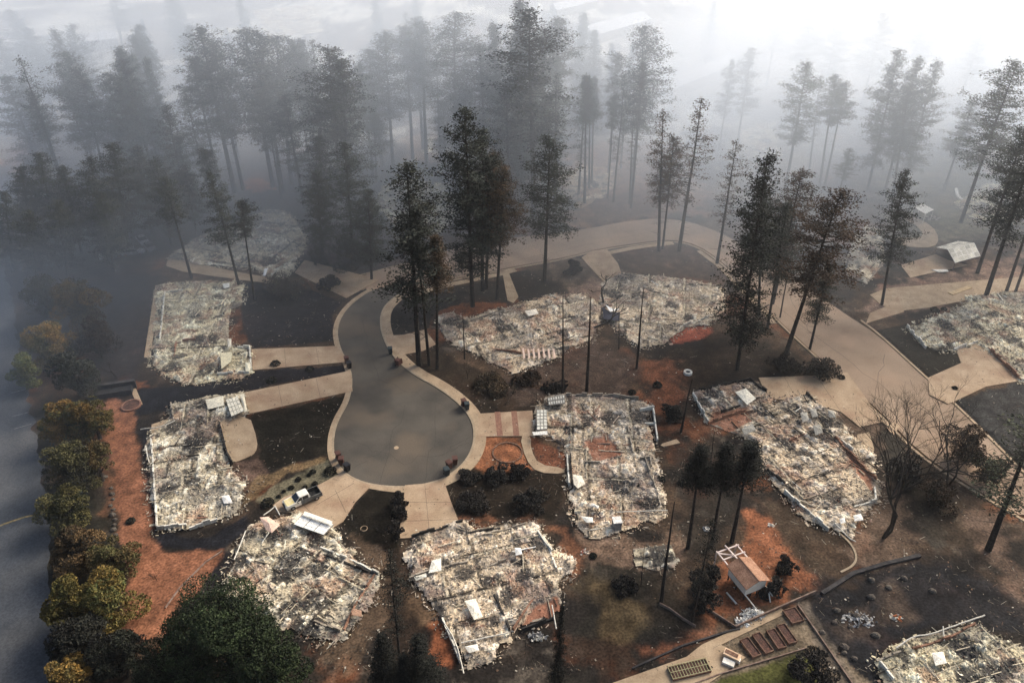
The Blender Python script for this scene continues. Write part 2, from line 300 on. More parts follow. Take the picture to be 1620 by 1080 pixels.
# farther burnt lots are greyer and paler
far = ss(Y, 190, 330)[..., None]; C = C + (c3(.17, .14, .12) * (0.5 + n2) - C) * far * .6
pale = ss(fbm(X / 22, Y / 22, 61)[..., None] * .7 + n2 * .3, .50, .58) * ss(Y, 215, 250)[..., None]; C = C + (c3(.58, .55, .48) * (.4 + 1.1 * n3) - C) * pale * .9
LAWN, NAVY, OLIVE, TAN, BLUE = c3(.013, .012, .009), c3(.014, .015, .018), c3(.060, .064, .018), c3(.24, .17, .11), c3(.012, .013, .017)
PINK = c3(.30, .20, .15)
PATCH = [  # outline, colour, softness in metres, strength
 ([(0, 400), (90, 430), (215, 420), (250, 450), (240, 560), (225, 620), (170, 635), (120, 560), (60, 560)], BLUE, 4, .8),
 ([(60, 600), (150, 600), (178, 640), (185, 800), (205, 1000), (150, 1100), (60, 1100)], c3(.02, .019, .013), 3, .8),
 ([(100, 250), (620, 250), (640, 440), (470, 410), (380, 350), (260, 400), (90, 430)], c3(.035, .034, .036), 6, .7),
 ([(380, 450), (440, 440), (470, 450), (540, 478), (528, 500), (526, 540), (400, 551), (384, 520)], BLUE, .5, .95),
 ([(398, 587), (550, 578), (553, 588), (385, 619), (300, 640), (215, 660), (205, 612), (290, 612)], BLUE, .5, .95),
 ([(397, 657), (558, 622), (550, 650), (526, 690), (528, 714), (420, 745), (400, 770), (408, 720), (404, 680)], LAWN, .5, .95),
 ([(215, 660), (240, 680), (235, 760), (250, 845), (330, 848), (390, 815), (400, 830), (350, 870), (255, 868), (240, 840)], BLUE, .6, .95),
 ([(350, 870), (372, 880), (330, 960), (300, 1000), (270, 990), (300, 940)], BLUE, .6, .8),
 ([(588, 770), (640, 769), (636, 815), (632, 860), (620, 960), (600, 890), (565, 860), (538, 830), (560, 797)], c3(.009, .008, .006), .5, .97),
 ([(704, 766), (745, 735), (760, 728), (830, 735), (893, 752), (890, 800), (880, 822), (830, 822), (775, 826), (735, 835), (714, 792)], c3(.014, .011, .008), .6, .9),
 ([(628, 562), (668, 557), (690, 548), (720, 570), (770, 590), (835, 640), (840, 650), (757, 655), (742, 640), (690, 614), (650, 598)], c3(.024, .018, .013), .8, .9),
 ([(620, 490), (640, 474), (700, 458), (800, 440), (803, 478), (740, 480), (690, 492), (672, 520), (615, 533), (608, 512)], c3(.018, .016, .014), .6, .9),
 ([(690, 497), (720, 484), (800, 478), (808, 486), (760, 500), (700, 510)], REDD * .75, 1, .8),
 ([(800, 432), (835, 427), (884, 450), (855, 476), (822, 480)], c3(.018, .014, .012), .5, .95),
 ([(950, 402), (1040, 384), (1095, 380), (1140, 412), (1160, 440), (1130, 445), (1000, 428), (978, 414)], c3(.07, .046, .034), .6, .9),
 ([(905, 450), (950, 440), (955, 480), (930, 490), (900, 470)], PINK * .9, 1.5, .7),
 ([(870, 400), (925, 408), (955, 446), (900, 460), (870, 430)], c3(.15, .11, .08), 1.5, .6),
 ([(1385, 525), (1435, 512), (1460, 528), (1512, 556), (1520, 574), (1468, 600), (1440, 575)], c3(.016, .015, .012), .4, .97),
 ([(1360, 676), (1397, 668), (1425, 700), (1460, 760), (1500, 860), (1480, 870), (1400, 800), (1384, 715)], c3(.04, .036, .03), 1, .9),
 ([(1490, 640), (1570, 615), (1640, 600), (1640, 760), (1560, 690)], c3(.032, .034, .035), 1, .9),
 ([(1030, 560), (1150, 520), (1260, 560), (1320, 590), (1200, 600), (1090, 610), (1040, 600)], c3(.024, .017, .012), 3, .8),
 ([(1045, 505), (1075, 500), (1125, 520), (1110, 540), (1060, 545)], c3(.36, .10, .06), 1, .85),
 ([(1000, 585), (1060, 560), (1085, 600), (1070, 650), (1020, 640)], c3(.20, .08, .045), 3, .6),
 ([(860, 560), (960, 545), (1000, 560), (1020, 600), (980, 625), (870, 625), (830, 640), (790, 600)], c3(.06, .042, .034), 2, .8),
 ([(173, 628), (212, 640), (240, 858), (262, 872), (350, 870), (345, 890), (270, 990), (240, 1016), (195, 1002), (208, 900), (182, 800), (170, 690)], c3(.215, .095, .055), .8, .95),
 ([(145, 640), (175, 640), (190, 790), (165, 830), (145, 730)], c3(.17, .075, .04), 2, .6),
 ([(195, 605), (235, 600), (250, 612), (215, 620)], c3(.25, .10, .05), 1, .7),
 ([(400, 725), (425, 735), (430, 752), (395, 790), (385, 775), (372, 735)], c3(.10, .065, .05), 1, .85),
 ([(764, 697), (822, 690), (832, 726), (845, 742), (765, 745), (748, 728)], c3(.22, .09, .045), .8, .9),
 ([(842, 692), (895, 720), (895, 740), (855, 735), (843, 712)], c3(.15, .06, .035), .6, .9),
 ([(1170, 800), (1215, 820), (1262, 880), (1300, 925), (1250, 950), (1110, 985), (1105, 960), (1140, 900), (1180, 870)], c3(.23, .092, .048), 1.5, .9),
 ([(1215, 790), (1250, 800), (1345, 850), (1358, 885), (1330, 905), (1280, 905), (1240, 860)], c3(.055, .04, .028), 1, .9),
 ([(1270, 945), (1350, 905), (1480, 880), (1580, 930), (1640, 1000), (1560, 1000), (1500, 985), (1400, 1040), (1400, 1100), (1320, 1090)], NAVY, 2.5, .92),
 ([(1330, 960), (1420, 940), (1440, 970), (1380, 1000), (1330, 990)], c3(.10, .07, .05), 3, .5),
 ([(1400, 720), (1500, 740), (1620, 860), (1640, 950), (1520, 860), (1420, 830), (1390, 800)], c3(.028, .022, .016), 4, .7),
 ([(1530, 790), (1600, 850), (1640, 940), (1600, 930), (1540, 850)], PINK * .5, 3, .5),
 ([(1040, 1090), (1115, 1022), (1238, 965), (1275, 965), (1300, 1010), (1400, 1100)], c3(.17, .135, .095), .5, .9),
 ([(1100, 1100), (1140, 1078), (1275, 1027), (1300, 1075), (1310, 1100)], OLIVE, .4, .95),
 ([(1255, 950), (1275, 945), (1360, 1090), (1330, 1100)], c3(.12, .10, .08), .8, .7),
 ([(1000, 1020), (1080, 1000), (1110, 1005), (1100, 1030), (1020, 1055)], c3(.22, .09, .05), 1.5, .7),
 ([(930, 880), (1040, 890), (1100, 980), (1000, 1050), (900, 1080), (910, 960)], c3(.022, .02, .016), 3, .8),
 ([(940, 930), (1000, 940), (1010, 1010), (950, 1000)], c3(.10, .07, .035), 3, .6),
 ([(1060, 700), (1130, 720), (1170, 790), (1160, 860), (1060, 900), (1080, 800)], c3(.018, .017, .015), 3, .8),
 ([(610, 870), (635, 880), (690, 985), (700, 1060), (600, 1090), (600, 950)], c3(.026, .017, .012), 2, .8),
 ([(668, 985), (705, 985), (730, 1040), (720, 1065), (680, 1060)], c3(.24, .085, .04), 1.2, .8),
 ([(640, 930), (680, 930), (690, 980), (660, 1000), (640, 970)], c3(.14, .09, .055), 1.5, .7),
 ([(700, 826), (760, 824), (850, 822), (880, 850), (900, 905), (930, 870), (900, 830)], c3(.20, .09, .05), 1.5, .75),
 ([(900, 830), (1000, 850), (1060, 845), (1075, 890), (1000, 900), (930, 880)], c3(.18, .12, .085), 2, .7),
 ([(560, 850), (600, 880), (612, 960), (590, 1020), (545, 1060), (500, 1030), (590, 940)], c3(.11, .075, .05), 1.5, .7),
 ([(430, 770), (527, 718), (548, 748), (492, 774), (450, 786), (428, 800), (408, 790)], c3(.15, .135, .09), .7, .9),
 ([(395, 770), (420, 752), (480, 728), (526, 716), (528, 722), (450, 752), (408, 788), (385, 800)], c3(.19, .13, .07), .8, .8),
 ([(1215, 615), (1400, 640), (1405, 720), (1385, 770), (1375, 840), (1340, 870), (1380, 900), (1460, 880), (1430, 780)], c3(.13, .09, .065), 2, .7),
 ([(1380, 450), (1620, 400), (1640, 470), (1540, 465), (1430, 500), (1370, 500)], PINK * .85, 3, .7),
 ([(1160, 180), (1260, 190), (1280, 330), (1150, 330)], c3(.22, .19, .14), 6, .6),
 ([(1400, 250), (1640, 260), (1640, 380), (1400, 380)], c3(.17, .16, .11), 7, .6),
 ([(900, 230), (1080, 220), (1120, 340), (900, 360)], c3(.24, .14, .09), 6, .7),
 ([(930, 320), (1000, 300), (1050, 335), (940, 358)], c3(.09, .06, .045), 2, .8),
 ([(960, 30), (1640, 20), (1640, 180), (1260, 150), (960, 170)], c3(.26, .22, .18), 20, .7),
 ([(380, 285), (420, 283), (440, 300), (385, 305)], REDD * .9, 2, .8),
 ([(20, 220), (65, 225), (60, 270), (15, 275)], REDD, 3, .8),
 ([(640, 215), (700, 215), (700, 260), (640, 250)], c3(.25, .16, .10), 4, .6)]
FB = slice(None)
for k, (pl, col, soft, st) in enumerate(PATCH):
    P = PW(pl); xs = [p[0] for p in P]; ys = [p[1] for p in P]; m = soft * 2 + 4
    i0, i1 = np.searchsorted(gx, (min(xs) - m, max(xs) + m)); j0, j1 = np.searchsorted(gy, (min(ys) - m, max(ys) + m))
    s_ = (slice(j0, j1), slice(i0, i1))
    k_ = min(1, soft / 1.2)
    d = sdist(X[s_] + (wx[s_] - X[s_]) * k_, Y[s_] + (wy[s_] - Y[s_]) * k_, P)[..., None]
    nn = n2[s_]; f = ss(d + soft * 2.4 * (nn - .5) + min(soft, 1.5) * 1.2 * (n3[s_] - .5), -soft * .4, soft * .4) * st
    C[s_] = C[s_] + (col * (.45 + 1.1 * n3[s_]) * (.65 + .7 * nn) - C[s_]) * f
Z = .075 - .10 * fbm(X / 2.5, Y / 2.5, 21) - .0 * X
dr = np.full(X.shape, -99.)
s_ = (slice(0, np.searchsorted(gy, 230)), slice(np.searchsorted(gx, -110), np.searchsorted(gx, 130)))
for pl in (ROAD, STREET): dr[s_] = np.maximum(dr[s_], sdist(X[s_], Y[s_], pl))
Z = np.where(dr > -.9, -.25, Z)
Z = np.where(Y > 260, Z + 8 * ss(Y, 300, 900) * (fbm(X / 120, Y / 120, 31) - .35), Z)
ny, nx = X.shape; idx = np.arange(ny * nx).reshape(ny, nx)
F = np.stack([idx[:-1, :-1], idx[:-1, 1:], idx[1:, 1:], idx[1:, :-1]], -1).reshape(-1, 4)
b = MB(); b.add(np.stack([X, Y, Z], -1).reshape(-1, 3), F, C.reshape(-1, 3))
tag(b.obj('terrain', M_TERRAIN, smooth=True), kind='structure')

# ash flecks, twigs and scraps strewn over the lots
lr = np.random.default_rng(77); N = 60000; lx = lr.uniform(-95, 110, N); ly = 52 + 150 * lr.random(N) ** 1.2
dn = fbm(lx / 6, ly / 6, 71, 3); k = (dn > .42) & (lr.random(N) < .8)
for pl in (ROAD, STREET): k &= sdist(lx, ly, pl) < -.5
k &= lx > -np.interp(ly, (46, 60, 90, 130, 200), (36, 41, 52, 67, 100)) - 0
lx, ly = lx[k], ly[k]; N = len(lx); b = MB(); ty = lr.random(N); L_ = np.where(ty < .5, lr.uniform(.2, 1.1, N), lr.uniform(.08, .3, N)); W_ = np.where(ty < .5, .035, L_ * .6)
an = lr.uniform(0, 3.14, N); LC_ = np.array([(.02, .018, .016), (.06, .05, .04), (.20, .17, .13), (.45, .41, .34), (.13, .08, .05)])[lr.choice(5, N, p=(.42, .24, .16, .07, .11))]
dx, dy = np.cos(an), np.sin(an); c_ = np.stack([lx, ly], 1); z_ = lr.uniform(.085, .16, N)
A_ = np.stack([dx, dy], 1) * L_[:, None] / 2; B_ = np.stack([-dy, dx], 1) * W_[:, None] / 2
V_ = np.stack([c_ - A_ - B_, c_ + A_ - B_, c_ + A_ + B_, c_ - A_ + B_], 1); V_ = np.concatenate([V_, np.repeat(z_[:, None, None], 4, 1)], 2)
b.add(V_.reshape(-1, 3), np.arange(4 * N).reshape(N, 4), np.repeat(LC_ * lr.uniform(.6, 1.3, (N, 1)), 4, 0))
tag(b.obj('ground_litter', M_VC), 'ash flecks, twigs and scraps strewn over the burnt lots', 'litter', kind='stuff')

# ------------------------------------------------------------------ roads, pavements, kerbs
tag(MB().prism(ROAD, -.5, .0).obj('road', M_ASPH), kind='structure')
tag(MB().prism(smooth(STREET, 1), -.5, -.006).obj('street', M_STREET), kind='structure')
VG = resample(PW([(5, 415), (18, 480), (40, 600), (62, 720), (78, 860), (92, 1100), (90, 1250)]), .7)
VG[:, 0] += 2.6 * (fbm(VG[:, 0] / 2.5, VG[:, 1] / 2.5, 91, 4) - .5)
tag(MB().prism(PW([(-180, 380)]) + [tuple(q) for q in VG] + PW([(-700, 1250)]), -.4, .09)
    .obj('car_park', mat('worn_asphalt', (.040, .044, .050), (.075, .08, .088), .22, .9, c3=(.10, .10, .10), scale3=.07, fine=.3, fine_scale=4)), kind='structure')
# white stall lines and a yellow centre line on the worn asphalt at the left
lm = MB()
for (a, c_) in (((18, 622), (42, 616)), ((20, 659), (44, 653)), ((22, 679), (50, 671)), ((30, 583), (40, 581))):
    p, q = G(*a), G(*c_); lm.ribbon([p, q], .14, .094, .099, (.9, .9, .9))
tag(lm.obj('stall_markings', mat('faded_white_line', (.12, .12, .12), (.30, .30, .29), 3, .9)), kind='structure')
p = [G(x, y) for x, y in ((-20, 840), (10, 828), (40, 818), (70, 812))]
tag(MB().ribbon(p, .32, .094, .099).obj('road_line', mat('faded_yellow_line', (.16, .13, .05), (.36, .26, .10), 3, .9)), kind='structure')
# pavement ring round the turning circle and along its neck
n = len(ROAD); RP = np.array(ROAD)
cut = lambda a, b_: RP[[i % n for i in range(a, b_)]]
ix = lambda px, py: int(np.argmin(np.linalg.norm(RP - np.array(G(px, py)), axis=1)))
i_l, i_r = ix(590, 458), ix(632, 464)
ring = resample(RP[i_l:i_r] if i_l < i_r else np.concatenate([RP[i_l:], RP[:i_r]]), .5)
kerb_c = offset(ring, -.10)
if np.linalg.norm(offset(ring, -.1)[40] - ROADC) < np.linalg.norm(ring[40] - ROADC): sgn = 1
else: sgn = -1
# the kerb all the way round, the wider pavement only where the photograph shows it
tag(MB().ribbon(offset(ring, sgn * .17), .34, -.3, .11).obj('kerb', M_KERB), kind='structure')
b = MB(); wd = []
wring = []
for q in ring:
    px = 810 + FPX * q[0] / (q[1] * cp + CAM_H * sp); r_ = (q[1] * sp - CAM_H * cp) / (q[1] * cp + CAM_H * sp); py = 540 - FPX * r_
    if px < 600: t = .62
    else: t = 1.75 if py < 750 else 1.3
    if px < 640 and py > 700: t = .75
    wring.append(t)
wring = np.convolve(np.pad(wring, 8, 'edge'), np.ones(17) / 17, 'valid')
mid = offset(ring, 1.0); off = np.array([offset(ring, sgn * (.34 + t / 2))[i] for i, t in enumerate(wring)])
b.ribbon(off, wring, -.3, .118)
tag(b.obj('pavement', M_WALK), kind='structure')
b = MB()
for ln in ([(560, 438), (640, 417)], [(950, 396), (1010, 387), (1065, 381), (1105, 391), (1140, 416), (1170, 444), (1230, 509), (1290, 564), (1340, 609), (1395, 660)],
           [(1395, 660), (1452, 720), (1528, 770), (1640, 835)], [(1362, 507), (1390, 528), (1450, 583), (1540, 666), (1640, 768)],
           [(640, 466), (690, 449), (740, 439), (820, 423), (890, 411), (935, 399)]):
    b.ribbon(smooth(PW(ln), 2, False), .45 if len(ln) > 2 else .3, -.3, .115)
b.ribbon(smooth(PW([(955, 402), (1010, 391), (1065, 385)]), 1, False), 1.5, -.3, .11)
b.ribbon(smooth(PW([(645, 472), (690, 455), (740, 445), (795, 433), (815, 427)]), 1, False), 1.6, -.3, .11)
b.ribbon(smooth(PW([(1105, 397), (1140, 423), (1165, 450), (1225, 512)]), 1, False), 1.1, -.3, .11)
tag(b.obj('street_kerb', M_WALK), kind='structure')
for nm, (m_, z, pls) in PAVING.items():
    b = MB()
    for k, pl in enumerate(pls):
        P = PW(pl)
        if nm == 'footpaths' and len(P) > 6: P = smooth(P, 1)
        b.prism(P, -.3, z + .004 * (k % 3))
    tag(b.obj(nm, M_CONC if m_ == 'conc' else M_WALK), kind='structure')
# joints of the driveways: thin dark grooves; brick bands on the one east of the circle
b = MB()
for a, c_, w_ in (((787, 652), (791, 690), .95), ((813, 651), (817, 690), .95)):
    b.ribbon([G(*a), G(*c_)], w_, .1, .149)
tag(b.obj('brick_bands', M_BRICK), kind='structure')
b = MB(); lr = np.random.default_rng(9)          # sealed cracks and patches in the asphalt
def crack(p, q, n=9, w_=.05, z=.003, amp=.5):
    p, q = np.array(p), np.array(q); t = np.linspace(0, 1, n)[:, None]; P = p * (1 - t) + q * t + lr.normal(0, amp, (n, 2)) * np.sin(t * 3.14); b.ribbon(P, w_, z - .02, z)
for a_, c_ in (((545, 690), (640, 735)), ((640, 735), (742, 700)), ((600, 600), (700, 640)), ((570, 500), (600, 600)), ((555, 640), (640, 620)), ((640, 640), (600, 768)), ((690, 640), (670, 768)), ((548, 530), (612, 560)), ((700, 720), (745, 690)), ((560, 740), (620, 700))): crack(G(*a_), G(*c_))
for a_, c_ in (((700, 440), (1050, 362)), ((1060, 365), (1330, 560)), ((1330, 560), (1500, 700)), ((1250, 470), (1290, 540)), ((1400, 560), (1380, 640)), ((1440, 600), (1480, 720)), ((850, 385), (860, 412)), ((960, 365), (975, 390)), ((1180, 410), (1160, 430))): crack(G(*a_), G(*c_), z=-.003)
tag(b.obj('road_cracks', mat('crack_seal', (.035, .03, .026), (.06, .052, .045), 2)), kind='structure')
b = MB()
for a, c_ in (((450, 552), (453, 583)), ((500, 550), (505, 577)), ((440, 609), (447, 644)), ((500, 598), (507, 630)), ((560, 765), (500, 800)),
              ((520, 838), (470, 790)), ((672, 766), (680, 850)), ((640, 795), (716, 795)), ((636, 825), (724, 822)), ((530, 775), (548, 812)),
              ((1240, 596), (1262, 636)), ((1290, 593), (1330, 652)), ((1560, 565), (1590, 600)), ((510, 425), (485, 452))):
    b.ribbon([G(*a), G(*c_)], .05, .1, .1475)
tag(b.obj('paving_joints', mat('joint', (.10, .08, .06), (.16, .12, .09), 2)), kind='structure')
# soil stains are in the paint of the terrain; a lawn edging strip curves round the dark lawn at the lower right
tag(MB().ribbon(smooth(PW([(1318, 835), (1345, 858), (1356, 880), (1350, 895), (1330, 905)]), 2, False), .28, 0, .12)
    .obj('lawn_edging', M_KERB), 'pale curved edging strip round the burnt lawn right of the shed', 'lawn edging')

# ------------------------------------------------------------------ burned houses
rng = np.random.default_rng(7)
def rotz(a):
    c, s_ = np.cos(a), np.sin(a); z = np.zeros_like(c); o = np.ones_like(c)
    return np.stack([np.stack([c, -s_, z], -1), np.stack([s_, c, z], -1), np.stack([z, z, o], -1)], -2)
def rotx(a):
    c, s_ = np.cos(a), np.sin(a); z = np.zeros_like(c); o = np.ones_like(c)
    return np.stack([np.stack([o, z, z], -1), np.stack([z, c, -s_], -1), np.stack([z, s_, c], -1)], -2)
def roty(a):
    c, s_ = np.cos(a), np.sin(a); z = np.zeros_like(c); o = np.ones_like(c)
    return np.stack([np.stack([c, z, s_], -1), np.stack([z, o, z], -1), np.stack([-s_, z, c], -1)], -2)
PAL = np.array([(.64, .57, .44), (.84, .80, .70), (.48, .41, .31), (.28, .24, .20), (.03, .028, .027), (.26, .13, .09), (.13, .11, .10), (.52, .42, .34)])
PW_ = np.array([.24, .13, .2, .12, .12, .06, .06, .07])
def pt_in(P, n, margin=0):
    xs = np.array(P); out = []
    while len(out) < n:
        x = rng.uniform(xs[:, 0].min(), xs[:, 0].max(), n * 2); y = rng.uniform(xs[:, 1].min(), xs[:, 1].max(), n * 2)
        k = sdist(x, y, P) > margin; out += list(zip(x[k], y[k]))
    return np.array(out[:n])
def ruin(px_poly, label, tint=(1, 1, 1), dense=1.0, res=.22, hmax=.8, seed=0, walls=(), axis_edge=None, dark=(), yards=(), name='burned_house', cat='burned house', dirt=(), wallh=.8, chunk=1.0):
    """walls: px polylines of standing wall stubs; dark: px spots of char; dirt: px outlines where red soil shows"""
    P = PW(px_poly); A = np.array(P); c0 = A.mean(0)
    e = PW(axis_edge) if axis_edge else [P[0], P[1]]
    ang = math.atan2(e[1][1] - e[0][1], e[1][0] - e[0][0])
    root = empty(name, label, cat, (c0[0], c0[1], 0), ang, 'burned down houses')
    ca, sa = math.cos(ang), math.sin(ang)
    L = [((x - c0[0]) * ca + (y - c0[1]) * sa, -(x - c0[0]) * sa + (y - c0[1]) * ca) for x, y in P]
    def loc(px, py, z=0):
        x, y = G(px, py, z); return ((x - c0[0]) * ca + (y - c0[1]) * sa, -(x - c0[0]) * sa + (y - c0[1]) * ca)
    LA = np.array(L)
    # footing slab
    LC = np.mean(LA, 0); MB().prism([tuple(LC + (np.array(p) - LC) * .965) for p in L], -.3, .13).obj('foundation', M_WALL, root)
    # ash and rubble heap
    u = np.arange(LA[:, 0].min() - .6, LA[:, 0].max() + .6, res); v = np.arange(LA[:, 1].min() - .6, LA[:, 1].max() + .6, res)
    U, V = np.meshgrid(u, v); s7 = seed * 10
    d = sdist(U, V, L) + 2.2 * (fbm(U / 1.8, V / 1.8, s7 + 1, 4) - .46)
    a1 = fbm(U / 3.2, V / 3.2, s7 + 2, 3); a2 = fbm(U / .75, V / .75, s7 + 3, 3); a3 = fbm(U / .3, V / .3, s7 + 4, 2); a4 = fbm(U / 4.5, V / 2.4, s7 + 5, 3)
    edge = np.clip(d / .9, 0, 1)
    H = .06 + edge * hmax * (.10 + .42 * ss(a1, .35, .7) * ss(a2, .2, .8) + .34 * np.abs(a2 - .5) * 2 + .26 * (a3 - .5))
    tint = np.array(tint)
    base = (c3(.48, .42, .31) * (.6 + .9 * a4[..., None])) * tint
    base = base + (c3(.82, .77, .65) * tint - base) * ss(a2 * .6 + a1 * .4, .50, .66)[..., None] * .9
    base = base + (c3(.035, .032, .030) - base) * ss(fbm(U / 1.7, V / 1.7, s7 + 6, 4) * .62 + a3 * .38, .56, .65)[..., None] * .93
    base = base + (c3(.25, .12, .075) - base) * ss(fbm(U / 2.6, V / 2.6, s7 + 7, 4), .53, .68)[..., None] * .6
    base = base + (c3(.16, .15, .14) - base) * ss(fbm(U / 5, V / 5, s7 + 8, 4), .50, .66)[..., None] * .5
    base *= (.66 + .84 * a3[..., None])
    # partition lines of the rooms, along the house's own axes
    lines = []
    def bsp(x0, x1, y0, y1, dp):
        w_, h_ = x1 - x0, y1 - y0
        if dp == 0 or max(w_, h_) < 2.6 or (dp < 3 and rng.random() < .12): return
        if w_ > h_: q = x0 + w_ * rng.uniform(.3, .7); lines.append((True, q, y0, y1)); bsp(x0, q, y0, y1, dp - 1); bsp(q, x1, y0, y1, dp - 1)
        else: q = y0 + h_ * rng.uniform(.3, .7); lines.append((False, q, x0, x1)); bsp(x0, x1, y0, q, dp - 1); bsp(x0, x1, q, y1, dp - 1)
    bsp(LA[:, 0].min(), LA[:, 0].max(), LA[:, 1].min(), LA[:, 1].max(), 5 if dense >= 1 else 3)
    LB = []
    for vert, q, a, b_ in lines:
        if rng.random() < .18: continue
        A1, B1 = (U, V) if vert else (V, U); gapn = vnoise(B1 / 1.3 + q * 7, A1 * 0, s7 + 9)
        m = (np.abs(A1 - q + .12 * (a2 - .5)) < .15) & (B1 > a) & (B1 < b_) & (gapn > .3)
        md = (np.abs(A1 - q - .33) < .2) & (B1 > a) & (B1 < b_) & (gapn > .3)  # strip along one side of the ridge, its shaded side painted into the colour
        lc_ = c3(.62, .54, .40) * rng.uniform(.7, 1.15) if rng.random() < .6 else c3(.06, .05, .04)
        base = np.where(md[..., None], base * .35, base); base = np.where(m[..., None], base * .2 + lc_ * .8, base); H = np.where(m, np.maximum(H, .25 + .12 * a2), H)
        t_ = a
        while t_ < b_:
            l_ = rng.uniform(.5, 2.4)
            if rng.random() < .6: LB.append(((q, t_ + l_ / 2) if vert else (t_ + l_ / 2, q), l_, vert, lc_))
            t_ += l_ + rng.uniform(0, 1)
    for (px, py, r) in dark:
        x, y = loc(px, py); q = np.hypot(U - x, V - y) / r + 1.3 * (a2 - .5)
        base = base + (c3(.028, .027, .028) - base) * ss(-q, -1.0, -.5)[..., None] * .92
        H = np.where(q < .8, H * .7, H)
    for pl in dirt:
        q = sdist(U, V, [loc(*p) for p in pl]) + .8 * (a2 - .5)
        f = ss(q, -.2, .3)[..., None]; base = base + (c3(.26, .11, .065) * (.6 + .8 * a2[..., None]) - base) * f * .9
        H = H * (1 - f[..., 0] * .7)
    keep = d > 0
    ny, nx = U.shape; idx = np.arange(ny * nx).reshape(ny, nx)
    kq = keep[:-1, :-1] & keep[:-1, 1:] & keep[1:, :-1] & keep[1:, 1:]
    Fq = np.stack([idx[:-1, :-1], idx[:-1, 1:], idx[1:, 1:], idx[1:, :-1]], -1)[kq]
    used = np.unique(Fq); rem = np.zeros(ny * nx, int); rem[used] = np.arange(len(used))
    ju, jv = U + (a3 - .5) * res * .8, V + (a2 - .5) * res * .8
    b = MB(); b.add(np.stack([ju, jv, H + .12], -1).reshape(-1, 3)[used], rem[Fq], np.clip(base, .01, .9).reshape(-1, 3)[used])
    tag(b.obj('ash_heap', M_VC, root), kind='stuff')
    # loose debris: boards, sheet metal, blocks
    area = abs(sum(L[i][0] * L[(i + 1) % len(L)][1] - L[(i + 1) % len(L)][0] * L[i][1] for i in range(len(L)))) / 2
    N = int(area * 13.0 * dense * chunk); c = pt_in(L, N, -1.0); dd_ = sdist(c[:, 0], c[:, 1], L); c = c[(dd_ > .2) | (rng.random(N) < .45)]; N = len(c)
    for pl in dirt:
        q = sdist(c[:, 0], c[:, 1], [loc(*p) for p in pl]); c = c[(q < 0) | (rng.random(len(c)) < .12)]
    N = len(c)
    typ = rng.random(N)
    ln = np.where(typ < .5, rng.lognormal(-1.05, .62, N), np.where(typ < .93, rng.uniform(.06, .24, N), rng.uniform(.2, .7, N) * rng.uniform(.5, 1.1, N)))
    wdt = np.where(typ < .5, rng.uniform(.03, .08, N), np.where(typ < .93, rng.uniform(.06, .2, N), ln * rng.uniform(.35, .9, N)))
    th = np.where(typ < .5, rng.uniform(.03, .07, N), np.where(typ < .93, rng.uniform(.05, .2, N), .025))
    al = rng.random(N) < .72
    yaw = np.where(al, rng.integers(0, 2, N) * math.pi / 2 + rng.normal(0, .1, N), rng.uniform(0, math.pi, N))
    Rm = rotz(yaw) @ roty(rng.normal(0, .22, N)) @ rotx(rng.normal(0, .3, N))
    gi = np.clip(((c[:, 0] - u[0]) / res).astype(int), 0, nx - 1); gj = np.clip(((c[:, 1] - v[0]) / res).astype(int), 0, ny - 1)
    z = np.where(keep[gj, gi], H[gj, gi] + .10, .08) + th / 2; pc = base[gj, gi]
    col = PAL[rng.choice(8, N, p=PW_)] * tint * rng.uniform(.75, 1.2, N)[:, None]; mx = rng.uniform(.25, 1, (N, 1)); col = col * (1 - mx) + pc * 1.15 * mx
    b = MB(); b.boxes(np.c_[c, z], np.c_[ln, wdt, th], Rm, np.clip(col, .01, .86))
    # broken wall plates along the partitions and a few long boards thrown across the heap
    n2_ = int(area / 26 * dense); lc2 = pt_in(L, n2_, .6)
    for (x_, y_) in lc2: LB.append(((x_, y_), rng.uniform(1.2, 3.4), rng.random() < .5, c3(*PAL[rng.choice(8, p=PW_)])))
    LB = [q for q in LB if sdist(np.array([q[0][0]]), np.array([q[0][1]]), L)[0] > .1]
    if LB:
        cc = np.array([q[0] for q in LB]); gi = np.clip(((cc[:, 0] - u[0]) / res).astype(int), 0, nx - 1); gj = np.clip(((cc[:, 1] - v[0]) / res).astype(int), 0, ny - 1); m_ = len(LB)
        yw = np.array([math.pi / 2 if q[2] else 0 for q in LB]) + rng.normal(0, .07, m_) * np.where(np.arange(m_) > m_ - n2_, 4, 1)
        b.boxes(np.c_[cc, H[gj, gi] + rng.uniform(.12, .3, m_)], np.c_[[q[1] for q in LB], rng.uniform(.06, .11, m_), rng.uniform(.06, .2, m_)], rotz(yw) @ roty(rng.normal(0, .06, m_)), np.clip(np.array([q[3] for q in LB]) * rng.uniform(.7, 1.2, (m_, 1)), .01, .86))
    tag(b.obj('debris', M_VC, root), kind='stuff')
